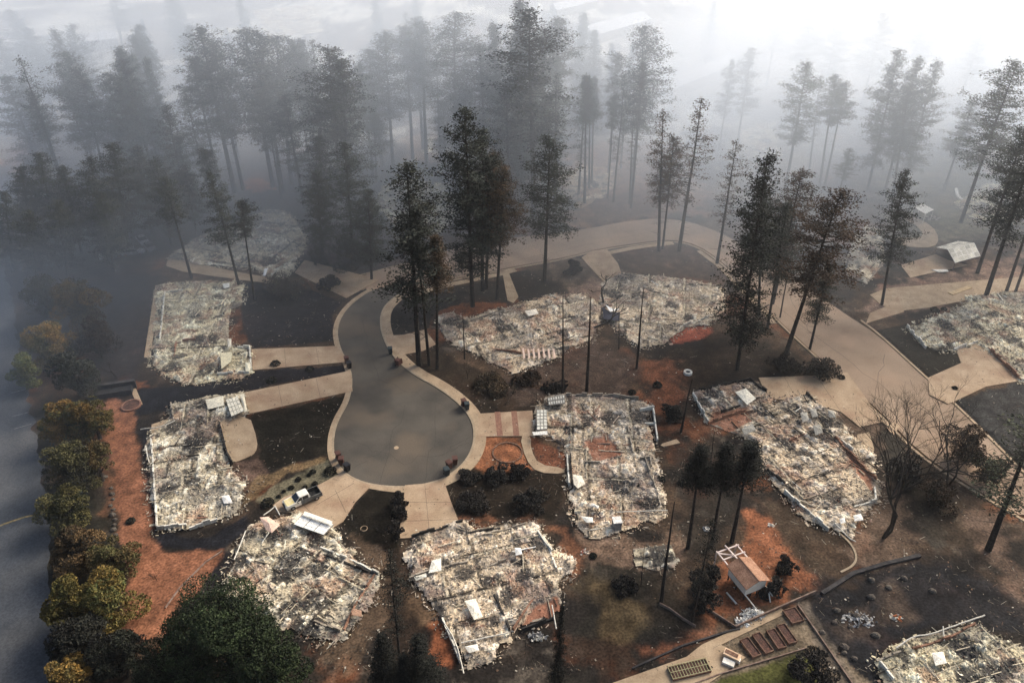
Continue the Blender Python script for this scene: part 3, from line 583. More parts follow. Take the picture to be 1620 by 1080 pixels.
    # leaning and standing remains
    for pl in walls:
        opt = pl[-1] if isinstance(pl[-1], str) else ''
        pts = [loc(*p) for p in pl if not isinstance(p, str)]
        b = MB(); col = {'': (.30, .26, .21), 'w': (.66, .63, .55), 'k': (.035, .032, .03), 'r': (.22, .12, .08), 'p': (.60, .57, .50)}[opt]
        if opt == 'p':      # bent pipe or gutter lying on the heap
            Q = resample(smooth(pts, 1, False), .6); zz = .55 + .25 * fbm(Q[:, 0], Q[:, 1], 3)
            b.tube(np.c_[Q, zz], .085, 5, col); b.obj('gutter', M_VC, root)
        else:
            for q0, q1 in zip(pts[:-1], pts[1:]):
                Lq = math.dist(q0, q1); k = max(1, int(Lq / .9))
                for i in range(k):
                    f0, f1 = i / k, (i + 1) / k + .0
                    a = np.array(q0) * (1 - f0) + np.array(q1) * f0; e_ = np.array(q0) * (1 - f1) + np.array(q1) * f1
                    h = wallh * rng.uniform(.55, 1.25)
                    b.beam((*a, h / 2), (*e_, h / 2), .20 + .01 * (i % 2), h, np.array(col) * rng.uniform(.7, 1.3))
            b.obj('wall_remnant', M_VC, root)
    return root, loc
def panel(root, pts_px, rows, cols_, loc, name='garage_door', col=(.78, .74, .64), z=.75, gap=.10, frame=True, dz=(0, 0, 0, 0)):
    """fallen sectional door: a framed sheet of panels, corners given as survey points"""
    q = [np.array(loc(*p, z)) for p in pts_px]; b = MB()
    def at(s_, t, h=0):
        p = (q[0] * (1 - s_) + q[1] * s_) * (1 - t) + (q[3] * (1 - s_) + q[2] * s_) * t
        zz = (dz[0] * (1 - s_) + dz[1] * s_) * (1 - t) + (dz[3] * (1 - s_) + dz[2] * s_) * t
        return (*p, z + zz + h)
    o = None
    for part_, lo_, hi_, cc in (('back', -.10, 0, np.array(col) * .28),):
        V = [at(0, 0, lo_), at(1, 0, lo_), at(1, 1, lo_), at(0, 1, lo_), at(0, 0, hi_), at(1, 0, hi_), at(1, 1, hi_), at(0, 1, hi_)]
        b.add(V, BOXQ, cc)
    o = b.obj(name, M_VC, root); b = MB()
    gu, gv = gap / cols_ , gap / rows
    for i in range(cols_):
        for j in range(rows):
            s0, s1, t0, t1 = (i + gap / 2) / cols_, (i + 1 - gap / 2) / cols_, (j + gap / 2) / rows, (j + 1 - gap / 2) / rows
            h = rng.uniform(.05, .085); V = [at(s0, t0, .002), at(s1, t0, .002), at(s1, t1, .002), at(s0, t1, .002), at(s0, t0, h), at(s1, t0, h), at(s1, t1, h), at(s0, t1, h)]
            b.add(V, BOXQ, np.array(col) * rng.uniform(.85, 1.08))
    b.obj('door_panels', M_VC, o); return o
BOXQ = np.array([(3, 2, 1, 0), (4, 5, 6, 7), (0, 1, 5, 4), (1, 2, 6, 5), (2, 3, 7, 6), (3, 0, 4, 7)])
def sheet(root, pts_px, loc, name='metal_sheet', col=(.72, .68, .60), z=.9, dz=None, mt=None, buckle=.18):
    q = [np.array(loc(*p, z)) for p in pts_px]; m = len(q); dz = dz or [0] * m
    c = sum(q) / m; b = MB(); V = [(*p, z + dz[i]) for i, p in enumerate(q)]; V.append((*c, z + sum(dz) / m + buckle))
    V += [(x, y, h - .04) for x, y, h in V]; k = m + 1
    Fs = [(i, (i + 1) % m, m) for i in range(m)] + [((i + 1) % m + k, i + k, m + k) for i in range(m)] + [(i, i + k, (i + 1) % m + k, (i + 1) % m) for i in range(m)]
    b.add(V, Fs, col); return b.obj(name, mt or M_VC, root)

GREENISH, PINKISH, NEUT = (1.0, 1.0, .92), (1.05, .97, .93), (1.0, .985, .955)
r, lc = ruin([(268, 406), (300, 385), (352, 362), (395, 345), (425, 332), (450, 335), (470, 352), (485, 380), (472, 410), (455, 440), (430, 440), (400, 425), (330, 420), (270, 412)],
  'burned house with pale ash left of the short driveway above the circle', NEUT, seed=1, res=.28, walls=[[(300, 385), (395, 345)], [(470, 410), (430, 438), 'w'], [(330, 416), (400, 424)]],
  dark=[(425, 415, 3), (395, 412, 2)])
sheet(r, [(418, 425), (424, 424), (420, 436), (416, 436)], lc, 'roof_sheet', (.75, .75, .74), .9)
r, lc = ruin([(250, 452), (300, 446), (376, 446), (385, 456), (385, 480), (365, 482), (362, 545), (376, 550), (398, 553), (398, 590), (385, 598), (345, 606), (290, 612), (258, 590), (240, 575), (244, 510)],
  'burned house with yellowish ash at the end of the upper left driveway', GREENISH, seed=2, axis_edge=[(250, 565), (380, 560)], walls=[[(262, 465), (254, 540), 'w'], [(262, 465), (290, 464), 'w'], [(310, 540), (280, 545), (276, 565), 'r'],
  [(376, 551), (396, 552), (398, 588), 'w'], [(345, 595), (395, 592), 'w'], [(380, 484), (362, 490), (355, 500)], [(245, 566), (262, 578), 'p']],
  dark=[(315, 541, 2.6), (335, 540, 2.2), (285, 566, 1.8), (330, 588, 2.2), (272, 582, 2), (310, 502, 1.2), (345, 472, 1.6)])
panel(r, [(348, 558), (368, 557), (366, 572), (350, 584)], 1, 1, lc, col=(.66, .60, .42), z=1.2, gap=.04)
sheet(r, [(388, 573), (396, 573), (396, 587), (388, 587)], lc, 'metal_sheet', (.72, .68, .52), 1.0)
sheet(r, [(352, 449), (363, 447), (363, 454), (354, 456)], lc, 'metal_sheet', (.80, .78, .70), .9)
sheet(r, [(360, 536), (366, 535), (366, 548), (360, 549)], lc, 'chimney_block', (.62, .58, .48), 1.4)
r, lc = ruin([(272, 640), (310, 632), (386, 620), (396, 652), (352, 666), (350, 690), (362, 735), (385, 765), (384, 805), (345, 822), (300, 838), (252, 844), (242, 800), (234, 740), (232, 692), (262, 672)],
  'burned house beside the red soil strip with a courtyard and tiled garage front', NEUT, seed=3, axis_edge=[(250, 840), (380, 815)], walls=[[(241, 700), (250, 838), 'w'], [(250, 838), (296, 832), 'w'], [(272, 642), (276, 668)], [(348, 672), (360, 720), (368, 735), 'k'],
  [(248, 730), (238, 742), (232, 710), 'p'], [(224, 684), (258, 680), (278, 670), 'p'], [(300, 838), (345, 824), 'w']],
  dark=[(277, 676, 2.4), (310, 700, 2.6), (300, 712, 2.2), (306, 764, 1.4), (262, 774, 1.4), (275, 774, 1.2), (322, 640, 1.5), (316, 668, 1.5)])
panel(r, [(357, 632), (376, 627), (386, 650), (366, 659)], 4, 4, lc, col=(.76, .72, .60), z=1.1, gap=.12)
sheet(r, [(379, 624), (386, 622), (391, 650), (387, 652)], lc, 'door_header', (.70, .64, .50), 1.1)
sheet(r, [(325, 632), (353, 626), (355, 641), (329, 647)], lc, 'roof_sheet', (.66, .62, .50), .9)
sheet(r, [(350, 784), (362, 782), (368, 795), (354, 796)], lc, 'metal_sheet', (.80, .78, .73), .9)
r, lc = ruin([(398, 832), (425, 828), (470, 812), (525, 830), (540, 855), (565, 885), (600, 912), (592, 940), (575, 975), (548, 1012), (500, 1012), (440, 990), (400, 965), (345, 938), (362, 905), (380, 862)],
  'burned house with a white fallen garage door directly below the parked pickup', NEUT, seed=4, res=.2, axis_edge=[(525, 875), (595, 912)], walls=[[(500, 875), (545, 893), (595, 912), 'k'], [(508, 870), (560, 890), (600, 912), 'w'], [(594, 912), (562, 962), 'r'], [(562, 962), (545, 1000), 'r'], [(498, 985), (540, 1002)],
  [(390, 845), (372, 890), 'p'], [(437, 806), (418, 820), 'p'], [(436, 805), (444, 820), 'p']],
  dark=[(442, 848, 2.2), (425, 840, 1.4), (460, 888, 2), (475, 880, 1.5), (505, 905, 1.6), (448, 910, 2.2), (500, 865, 1.8), (500, 955, 2.4), (455, 965, 2.2), (480, 1005, 2.6), (390, 848, 1.6), (378, 893, 1.8)])
panel(r, [(480, 812), (528, 829), (512, 846), (464, 829)], 4, 3, lc, col=(.88, .87, .82), z=1.1, gap=.09)
sheet(r, [(482, 808), (526, 824), (524, 830), (479, 814)], lc, 'door_header', (.84, .80, .70), 1.5, buckle=.02)
sheet(r, [(461, 824), (474, 810), (479, 811), (466, 827)], lc, 'door_jamb', (.76, .70, .56), 1.3, buckle=.02)
sheet(r, [(412, 822), (425, 819), (443, 830), (430, 842), (421, 838)], lc, 'roof_sheet', (.68, .48, .38), 1.6, dz=[.5, .3, 0, 0, 0], buckle=.25)
sheet(r, [(558, 962), (572, 965), (572, 975), (556, 972)], lc, 'hearth', (.36, .22, .15), 1.0, buckle=.03)
r, lc = ruin([(650, 852), (720, 826), (735, 828), (752, 838), (790, 836), (845, 826), (862, 850), (873, 870), (905, 880), (905, 905), (880, 925), (886, 962), (855, 985), (812, 992), (808, 1012), (790, 1022), (775, 1045), (742, 1060), (728, 1020), (700, 990), (690, 960), (650, 920), (640, 885)],
  'burned house below the wide driveway at the bottom of the circle', PINKISH, seed=5, res=.19, axis_edge=[(745, 850), (845, 828)], walls=[[(745, 854), (842, 830)], [(840, 829), (873, 875), 'w'], [(740, 846), (792, 838), 'k'], [(782, 942), (806, 998), 'k'], [(812, 998), (843, 950), 'r'], [(825, 999), (876, 980), 'k'],
  [(652, 850), (700, 838), (732, 827), 'k'], [(700, 980), (728, 1048), 'w'], [(700, 985), (722, 1020), (734, 1070), 'p'], [(868, 868), (880, 902), 'w'], [(648, 918), (700, 900), (740, 892)], [(730, 1022), (806, 1005), 'p'], [(765, 900), (800, 890)], [(873, 962), (880, 1000), 'p']],
  dark=[(735, 908, 1.5), (832, 915, 1.6), (818, 893, 1.1), (778, 985, 1.1), (690, 975, 1.8), (731, 842, 1.2), (850, 862, 1.6), (800, 945, 1.8), (655, 860, 1.6), (700, 895, 1.2), (770, 920, 1)],
  dirt=[[(845, 960), (882, 945), (890, 978), (850, 992), (820, 995)]], wallh=.7)
sheet(r, [(735, 950), (752, 946), (764, 975), (750, 980)], lc, 'fallen_ceiling_sheet', (.86, .80, .66), 1.0)
sheet(r, [(814, 866), (824, 866), (826, 876), (816, 878)], lc, 'water_heater', (.82, .80, .75), 1.3)
sheet(r, [(683, 886), (698, 882), (698, 902), (678, 906)], lc, 'metal_sheet', (.80, .76, .66), .9)
sheet(r, [(735, 1022), (755, 1018), (758, 1028), (742, 1032)], lc, 'metal_sheet', (.82, .78, .68), .9)
sheet(r, [(655, 912), (674, 906), (675, 912), (658, 918)], lc, 'metal_sheet', (.60, .58, .50), .9)
r, lc = ruin([(845, 645), (870, 628), (900, 624), (960, 628), (1010, 636), (1035, 645), (1020, 660), (1032, 700), (1035, 720), (1048, 770), (1058, 812), (1055, 822), (1010, 830), (985, 842), (950, 852), (930, 848), (915, 830), (905, 800), (898, 745), (890, 705), (868, 690), (845, 688)],
  'burned house with grey rubble right of the driveway with two brick bands', PINKISH, seed=6, res=.2, axis_edge=[(870, 630), (1010, 636)], walls=[[(902, 722), (905, 775), 'k'], [(897, 722), (900, 770), 'w'], [(1032, 644), (1040, 698), 'w'], [(1012, 652), (1034, 648), 'w'], [(1020, 672), (1036, 672), 'w'], [(895, 628), (970, 628), (1010, 634)],
  [(1012, 730), (1028, 728), (1030, 742)], [(975, 815), (1055, 812), 'p'], [(990, 665), (1005, 740)], [(925, 735), (960, 735)], [(1020, 730), (1045, 800)]],
  dark=[(928, 668, 1.8), (962, 665, 2.4), (915, 678, 1), (900, 685, 1.1), (945, 704, 2), (975, 770, 2.6), (1010, 660, 2.4), (880, 705, 2.2), (1030, 800, 2), (968, 720, 1.4), (873, 640, 2)],
  dirt=[[(925, 700), (960, 690), (985, 720), (940, 735)]])
panel(r, [(849, 648), (865, 648), (866, 679), (849, 680)], 6, 3, lc, col=(.70, .68, .60), z=1.2, gap=.22)
sheet(r, [(842, 683), (866, 681), (866, 687), (844, 688)], lc, 'door_header', (.74, .72, .66), 1.2, buckle=.02)
panel(r, [(866, 629), (893, 624), (894, 638), (868, 641)], 2, 7, lc, 'fallen_rafters', (.62, .60, .54), 1.3, gap=.4)
sheet(r, [(906, 750), (920, 752), (926, 765), (914, 772), (908, 766)], lc, 'metal_sheet', (.82, .74, .60), 1.0)
sheet(r, [(918, 816), (938, 818), (938, 826), (928, 826)], lc, 'metal_sheet', (.80, .78, .70), 1.0)
sheet(r, [(936, 795), (948, 800), (946, 804), (934, 799)], lc, 'white_cylinder_tank', (.84, .80, .72), 1.0)
MB().box((*lc(975, 836), .9), (1.1, 1.1, 1.5), .2, (.25, .24, .23)).box((*lc(975, 836), 1.72), (1.25, 1.25, .12), .2, (.72, .70, .66)).obj('chimney', M_VC, r)
r, lc = ruin([(1092, 622), (1130, 612), (1190, 606), (1215, 625), (1225, 642), (1250, 628), (1275, 622), (1300, 640), (1322, 655), (1340, 680), (1378, 722), (1388, 745), (1395, 790), (1365, 822), (1345, 848), (1300, 832), (1262, 815), (1238, 780), (1208, 742), (1190, 700), (1170, 690), (1120, 672)],
  'long burned house below the wide pale drive with a roofless walled room', PINKISH, seed=7, res=.22, axis_edge=[(1210, 640), (1380, 800)], walls=[[(1098, 622), (1185, 602), 'k'], [(1185, 602), (1212, 622), 'k'], [(1096, 625), (1120, 670), 'w'], [(1120, 672), (1178, 652), 'r'], [(1140, 655), (1170, 645), 'k'], [(1275, 624), (1290, 640), 'k'],
  [(1320, 695), (1385, 762), 'r'], [(1240, 780), (1280, 815), (1310, 840), 'w'], [(1213, 745), (1255, 781), 'k'], [(1318, 832), (1340, 855), (1352, 862), 'p'], [(1330, 700), (1348, 716), 'w'], [(1350, 805), (1385, 795), (1382, 775), 'w'], [(1262, 795), (1290, 805)]],
  dark=[(1290, 662, 2.6), (1310, 668, 2.6), (1300, 690, 2.8), (1255, 650, 1.8), (1235, 703, 1.6), (1245, 705, 1.3), (1275, 722, 1.6), (1320, 795, 1.6), (1260, 742, 1.2), (1105, 640, 2.6), (1130, 628, 2), (1205, 655, 1.5)],
  dirt=[[(1128, 655), (1180, 645), (1190, 668), (1150, 690), (1118, 672)], [(1325, 700), (1375, 745), (1385, 790), (1350, 745)]])
sheet(r, [(1163, 620), (1180, 614), (1196, 630), (1182, 640)], lc, 'fallen_ceiling_sheet', (.82, .78, .66), 1.0)
for q in ([(1265, 656), (1276, 654), (1280, 664), (1270, 668)], [(1280, 650), (1290, 648), (1294, 658), (1285, 660)], [(1308, 652), (1318, 652), (1322, 660), (1312, 660)], [(1285, 676), (1298, 674), (1302, 684), (1290, 688)], [(1172, 682), (1190, 672), (1196, 680), (1178, 688)]):
    sheet(r, q, lc, 'roof_fragment', (.30, .29, .26), 1.3, dz=[.5, .3, 0, 0])
for q in ([(1350, 815), (1362, 812), (1366, 822), (1352, 824)], [(1328, 820), (1336, 818), (1338, 826), (1330, 828)]): sheet(r, q, lc, 'metal_sheet', (.84, .82, .76), 1.0)
r, lc = ruin([(692, 500), (715, 496), (745, 505), (785, 492), (830, 480), (880, 467), (930, 468), (950, 485), (950, 512), (935, 540), (890, 556), (868, 572), (812, 592), (770, 570), (720, 545), (696, 525)],
  'burned house with pink and cream rubble right of the circle neck', PINKISH, seed=8, res=.25, axis_edge=[(720, 545), (930, 500)], walls=[[(785, 556), (825, 562), 'r'], [(830, 568), (900, 552)], [(745, 510), (810, 493)], [(800, 572), (860, 560), 'p']],
  dark=[(712, 510, 2.4), (730, 515, 1.8), (795, 520, 2), (750, 530, 1.4), (790, 512, 1.2), (890, 530, 1.5)])
sheet(r, [(830, 492), (848, 488), (852, 496), (836, 500)], lc, 'metal_sheet', (.76, .70, .60), 1.0)
for x in (826, 834, 842, 850, 858, 866, 874): sheet(r, [(x, 552), (x + 3, 551), (x + 5, 566), (x + 2, 567)], lc, 'fallen_rafter', (.62, .46, .38), 1.0, buckle=.02)
r, lc = ruin([(955, 445), (985, 432), (1030, 438), (1100, 445), (1142, 458), (1150, 490), (1120, 515), (1085, 520), (1050, 545), (1010, 552), (985, 530), (962, 505), (948, 480)],
  'burned house behind the bare forked tree, below the bend of the street', PINKISH, seed=9, res=.25, axis_edge=[(960, 480), (1140, 500)], walls=[[(1060, 452), (1140, 455)], [(955, 490), (985, 470), 'k'], [(1075, 520), (1120, 505), 'w']],
  dark=[(1060, 485, 1.8), (970, 465, 2.6), (1090, 505, 1.6), (985, 440, 3), (1010, 470, 2)])
sheet(r, [(958, 482), (966, 489), (980, 488), (979, 490), (965, 493)], lc, 'roof_sheet', (.90, .89, .86), 1.4, buckle=.02)
sheet(r, [(953, 485), (966, 493), (981, 494), (980, 508), (955, 504)], lc, 'dark_tarpaulin', (.03, .032, .05), .9)
r, lc = ruin([(1434, 522), (1470, 504), (1525, 486), (1530, 470), (1560, 468), (1600, 462), (1660, 470), (1690, 560), (1640, 612), (1612, 604), (1590, 572), (1545, 546), (1508, 556), (1478, 556), (1450, 540)],
  'burned house with pale green ash beside the large driveway at the right edge', (1.02, 1.0, .93), seed=10, res=.25, axis_edge=[(1434, 522), (1590, 468)], walls=[[(1434, 518), (1464, 552), 'w'], [(1508, 555), (1545, 543), 'w'], [(1562, 552), (1615, 604), 'r'], [(1576, 468), (1586, 480), 'w']],
  dark=[(1490, 513, 2.2), (1500, 520, 1.8), (1540, 517, 1.8), (1600, 540, 2), (1575, 500, 1.4), (1505, 552, 1.2)])
r, lc = ruin([(1385, 1048), (1400, 1035), (1425, 1015), (1490, 998), (1545, 985), (1570, 1005), (1625, 1030), (1700, 1060), (1720, 1140), (1420, 1140), (1400, 1080)],
  'burned house cut off by the bottom right corner of the picture', GREENISH, seed=11, res=.18, axis_edge=[(1400, 1048), (1545, 992)], walls=[[(1385, 1048), (1422, 1036)], [(1441, 1030), (1500, 1012), (1540, 990), 'r'], [(1415, 1030), (1440, 1012), (1470, 1008), (1492, 1000), (1555, 978), 'p'], [(1390, 1052), (1412, 1078), 'w'], [(1489, 996), (1491, 1018), 'p']],
  dark=[(1432, 1042, 1.6), (1515, 1022, 2.2), (1530, 1032, 2), (1570, 1065, 1.8), (1530, 1075, 1.8), (1595, 1058, 1.5)])
sheet(r, [(1474, 1032), (1492, 1030), (1498, 1048), (1480, 1052)], lc, 'metal_sheet', (.84, .80, .70), .9)
# farther ones, in the smoke
FARR = [
 ([(592, 322), (604, 296), (650, 285), (712, 292), (735, 325), (722, 350), (690, 372), (620, 358)], 'burned house among the dense dark pines behind the circle', GREENISH, 12),
 ([(880, 282), (925, 262), (968, 268), (975, 296), (950, 316), (915, 320), (890, 312)], 'burned house up the slope behind the three bare twin trunks', PINKISH, 13),
 ([(1345, 378), (1368, 358), (1400, 368), (1398, 420), (1370, 452), (1338, 438)], 'burned house half hidden behind the right hand pine group', NEUT, 14),
 ([(1165, 208), (1232, 192), (1235, 250), (1180, 252)], 'faint burned house in smoke behind the pale pine right of centre', NEUT, 15),
 ([(1508, 322), (1560, 292), (1640, 298), (1640, 352), (1545, 356)], 'burned house under the leaning pines at the right edge', (1, 1, .85), 16),
 ([(398, 18), (500, 8), (512, 52), (420, 60)], 'faint burned house in smoke at the top left', NEUT, 17),
 ([(62, 178), (110, 165), (150, 190), (135, 205), (66, 212)], 'faint burned house in smoke behind the far left pines', NEUT, 18),
 ([(665, 222), (700, 216), (705, 236), (670, 244)], 'small burned outbuilding glimpsed between trunks of the back row', NEUT, 19),
 ([(1540, 245), (1600, 232), (1640, 250), (1630, 275), (1560, 278)], 'faint burned house behind the leaning pine at the far right', NEUT, 20),
 ([(1000, 868), (1060, 862), (1070, 890), (1040, 905), (1005, 895)], 'low scatter of burned decking behind the grey rubble house', NEUT, 21)]
for pl, lb, ti, sd in FARR:
    ruin(pl, lb, ti, dense=.8, res=.3 if sd == 21 else .55, hmax=1.1 if sd != 21 else .5, seed=sd, chunk=.55 if sd != 21 else .6,
         name='burned_deck' if sd == 21 else 'burned_house', cat='burned deck' if sd == 21 else 'burned house',
         dark=[(sum(p[0] for p in pl) / len(pl) + 8, sum(p[1] for p in pl) / len(pl), 3)])

# ------------------------------------------------------------------ trees
def fol_mat(name, c1, c2, **k): return mat(name, c1, c2, .45, .95, attr=True, objrand=.28, **k)
F_DARK = fol_mat('needles_dark', (.024, .029, .024), (.055, .060, .047))
F_BROWN = fol_mat('needles_scorched', (.050, .034, .022), (.105, .068, .040))
F_GREEN = fol_mat('needles_green', (.030, .038, .024), (.065, .07, .04))
F_BLACK = fol_mat('needles_black', (.006, .007, .006), (.018, .019, .015))
F_OAK = fol_mat('oak_leaves', (.75, .75, .75), (1.2, 1.15, 1.1))
M_LIMB = mat('limb_bark', (.02, .017, .015), (.06, .048, .038), 1.2, .95)
def leaf_faces(cent, size, rg, flat=.6):
    """one small random triangle or quad per centre"""
    n = len(cent); a = rg.normal(size=(n, 3)); a /= np.linalg.norm(a, axis=1)[:, None]
    b_ = rg.normal(size=(n, 3)); b_ -= (a * b_).sum(1)[:, None] * a; b_ /= np.linalg.norm(b_, axis=1)[:, None]
    a[:, 2] *= flat; b_[:, 2] *= flat; s_ = size[:, None]
    V = np.stack([cent - a * s_, cent + b_ * s_ * .55, cent + a * s_, cent - b_ * s_ * .55], 1)
    return V.reshape(-1, 3), np.arange(4 * n).reshape(n, 4)
def conifer(seed, H=30, cb=.35, rad=3.6, nl=120, prof='pine', leaf=.34, per=11, gap=.12, lean=.6, dead=12, trunk=.34, droop=.12):
    rg = np.random.default_rng(seed); t = MB(); f = MB()
    zz = np.linspace(0, H, 9); bx = np.cumsum(rg.normal(0, lean * .12, 9)) * zz / H; by = np.cumsum(rg.normal(0, lean * .12, 9)) * zz / H
    t.tube(np.c_[bx, by, zz], trunk * (1 - zz / H * .93) + .02, 7)
    ax = lambda z: np.array([np.interp(z, zz, bx), np.interp(z, zz, by), z])
    CE = []; CC = []
    holes = [(rg.uniform(0, 6.28), rg.uniform(cb, .95), rg.uniform(.6, 1.1)) for _ in range(5)]
    for i in range(nl):
        s_ = (i + rg.random()) / nl; z = H * (cb + (.985 - cb) * s_); th = rg.uniform(0, 6.283)
        if prof == 'pine': L = rad * min(1, (1 - s_) * 2.0 + .22) * (.55 + .45 * min(1, s_ * 5 + .3)) * rg.uniform(.35, 1.2)
        else: L = rad * (1 - s_) ** .85 * rg.uniform(.8, 1.08) + .25
        if any(abs((th - h0 + 3.14) % 6.283 - 3.14) < h2 and abs(z / H - h1) < gap * .35 for h0, h1, h2 in holes): L *= .5
        up = (.10 + .5 * s_ - droop * 1.5 * (1 - s_)) if prof == 'pine' else (-.25 + .45 * s_)
        p0 = ax(z); d = np.array([math.cos(th), math.sin(th), up]); p1 = p0 + d * L + np.array([0, 0, -.04 * L]); pm = (p0 + p1) / 2 + np.array([0, 0, -.05 * L])
        t.tube([p0, pm, p1], [.035 + .016 * L, .03, .012], 3, cap=False)
        nc = max(2, int(L / .62)); cl = rg.uniform(.55, 1.35) * (1 if prof == 'pine' else .95)
        for k in range(nc):
            q = (.30 if prof == 'pine' else .12) + (.72 if prof == 'pine' else .9) * (k + rg.random()) / nc
            c = p0 * (1 - q) + p1 * q + rg.normal(0, .16 * min(L, 2.2), 3) * np.array([1, 1, .45])
            m = max(2, int(per * (1 - q * .35)))
            CE.append(c + rg.normal(0, 1, (m, 3)) * np.array([.42, .42, .23])); CC.append(np.full(m, cl * rg.uniform(.8, 1.2)))
    CE.append(ax(H * .99) + rg.normal(0, .22, (30, 3)) * np.array([1, 1, 2])); CC.append(np.full(30, 1.0))
    for i in range(dead):
        z = H * rg.uniform(.12, cb + .1); th = rg.uniform(0, 6.28); L = rg.uniform(.5, 2.2); p0 = ax(z)
        t.tube([p0, p0 + np.array([math.cos(th) * L, math.sin(th) * L, -.12 * L])], [.05, .015], 3, cap=False)
    CE = np.concatenate(CE); CC = np.concatenate(CC); V, F = leaf_faces(CE, rg.uniform(.6, 1.25, len(CE)) * leaf, rg)
    col = np.repeat(CC[:, None] * np.array([[1, 1, 1]]), 4, 0) * np.repeat(rg.uniform(.7, 1.3, (len(CE), 1)), 4, 0)
    f.add(V, F, col); return t, f
def snag_mb(seed, H=18, r=.26, twigs=40, top=True):
    rg = np.random.default_rng(seed); t = MB(); zz = np.linspace(0, H, 8); bx = np.cumsum(rg.normal(0, .06, 8)); by = np.cumsum(rg.normal(0, .06, 8))
    t.tube(np.c_[bx - bx[0], by - by[0], zz], r * (1 - zz / H * .82), 7)
    for i in range(twigs):
        z = H * rg.uniform(.2, .97); th = rg.uniform(0, 6.28); L = rg.uniform(.3, 1.5) * (1.1 - z / H * .5)
        p0 = np.array([np.interp(z, zz, bx - bx[0]), np.interp(z, zz, by - by[0]), z])
        p1 = p0 + np.array([math.cos(th) * L, math.sin(th) * L, rg.uniform(-.25, .25) * L]); t.tube([p0, p1], [.035, .01], 3, cap=False)
        if L > .9: t.tube([(p0 + p1) / 2, (p0 + p1) / 2 + rg.normal(0, .4, 3)], [.018, .008], 3, cap=False)
    return t
def branch(t, rg, p, d, L, r, depth, tips, spread=.55, seg=3):
    pts = [p]; q = np.array(p, float); dd = np.array(d, float)
    for k in range(seg):
        dd = dd + rg.normal(0, .16, 3) + np.array([0, 0, .05]); dd /= np.linalg.norm(dd); q = q + dd * L / seg; pts.append(q.copy())
    t.tube(pts, np.linspace(r, r * .6, seg + 1), 5 if depth > 2 else 3, cap=False)
    if depth == 0: tips.append(q); return
    for k in range(rg.integers(2, 4) + (depth < 3)):
        s_ = rg.uniform(.45, 1); i = min(seg - 1, int(s_ * seg)); b0 = np.array(pts[i]) * (1 - (s_ * seg - i)) + np.array(pts[i + 1]) * (s_ * seg - i) if i < seg else q
        nd = dd + rg.normal(0, spread, 3); nd[2] = abs(nd[2]) * .8 + .12; nd /= np.linalg.norm(nd)
        branch(t, rg, b0, nd, L * rg.uniform(.55, .78), r * .55, depth - 1, tips, spread)
def bare_mb(seed, H=14, r=.28, depth=5, stems=1, spread=.55):
    rg = np.random.default_rng(seed); t = MB(); tips = []
    for s_ in range(stems):
        d = np.array([rg.normal(0, .28 * (stems > 1)), rg.normal(0, .28 * (stems > 1)), 1.0]); d /= np.linalg.norm(d)
        branch(t, rg, (0, 0, -.1), d, H * .36, r / stems ** .5, depth, tips, spread)
    return t, tips
def broadleaf(seed, H=11, Rr=5, cols=((.05, .05, .02), (.14, .08, .02)), n=9000, leaf=.2, blobs=22, base=.25, black=.0):
    rg = np.random.default_rng(seed); t = MB(); f = MB(); CE = []; CC = []; CS = []
    t.tube([(0, 0, -.1), (.1, .1, H * .3), (.25, 0, H * .5)], [.32, .26, .18], 7)
    B = []
    for i in range(blobs):
        th = rg.uniform(0, 6.28); q = rg.random() ** .55; zz = rg.random()
        rr = Rr * .75 * q * math.sqrt(max(.05, 1 - (max(0, zz - .25) / .9) ** 2)); c = np.array([math.cos(th) * rr, math.sin(th) * rr, H * (base + (.86 - base) * zz)])
        s_ = rg.uniform(.28, .46) * Rr * rg.uniform(.6, 1); B.append((c, s_))
        t.tube([(.15, .05, H * rg.uniform(.2, .45)), c * np.array([.5, .5, .85]), c], [.13, .08, .03], 4, cap=False)
    tot = sum(s_ ** 2 for _, s_ in B)
    for c, s_ in B:
        m = int(n * s_ ** 2 / tot); v = rg.normal(size=(m, 3)); v /= np.linalg.norm(v, axis=1)[:, None]
        v *= (s_ * rg.uniform(.55, 1.08, m) ** .6)[:, None] * np.array([[1, 1, .75]])
        sub = fbm((c[0] + v[:, 0]) * 1.1 + 50, (c[1] + v[:, 1] + v[:, 2]) * 1.1 + 50, seed, 2); keep = sub > .36
        pts = c + v[keep]; hue = np.clip(rg.normal(.5, .25) + (sub[keep] - .5) * 1.6, 0, 1)[:, None]
        CE.append(pts); CC.append((np.array(cols[0]) * (1 - hue) + np.array(cols[1]) * hue) * rg.uniform(.7, 1.3, (keep.sum(), 1)) * rg.uniform(.75, 1.2))
    CE = np.concatenate(CE); CC = np.concatenate(CC); V, F = leaf_faces(CE, rg.uniform(.7, 1.3, len(CE)) * leaf, rg, 1)
    f.add(V, F, np.repeat(CC, 4, 0)); return t, f
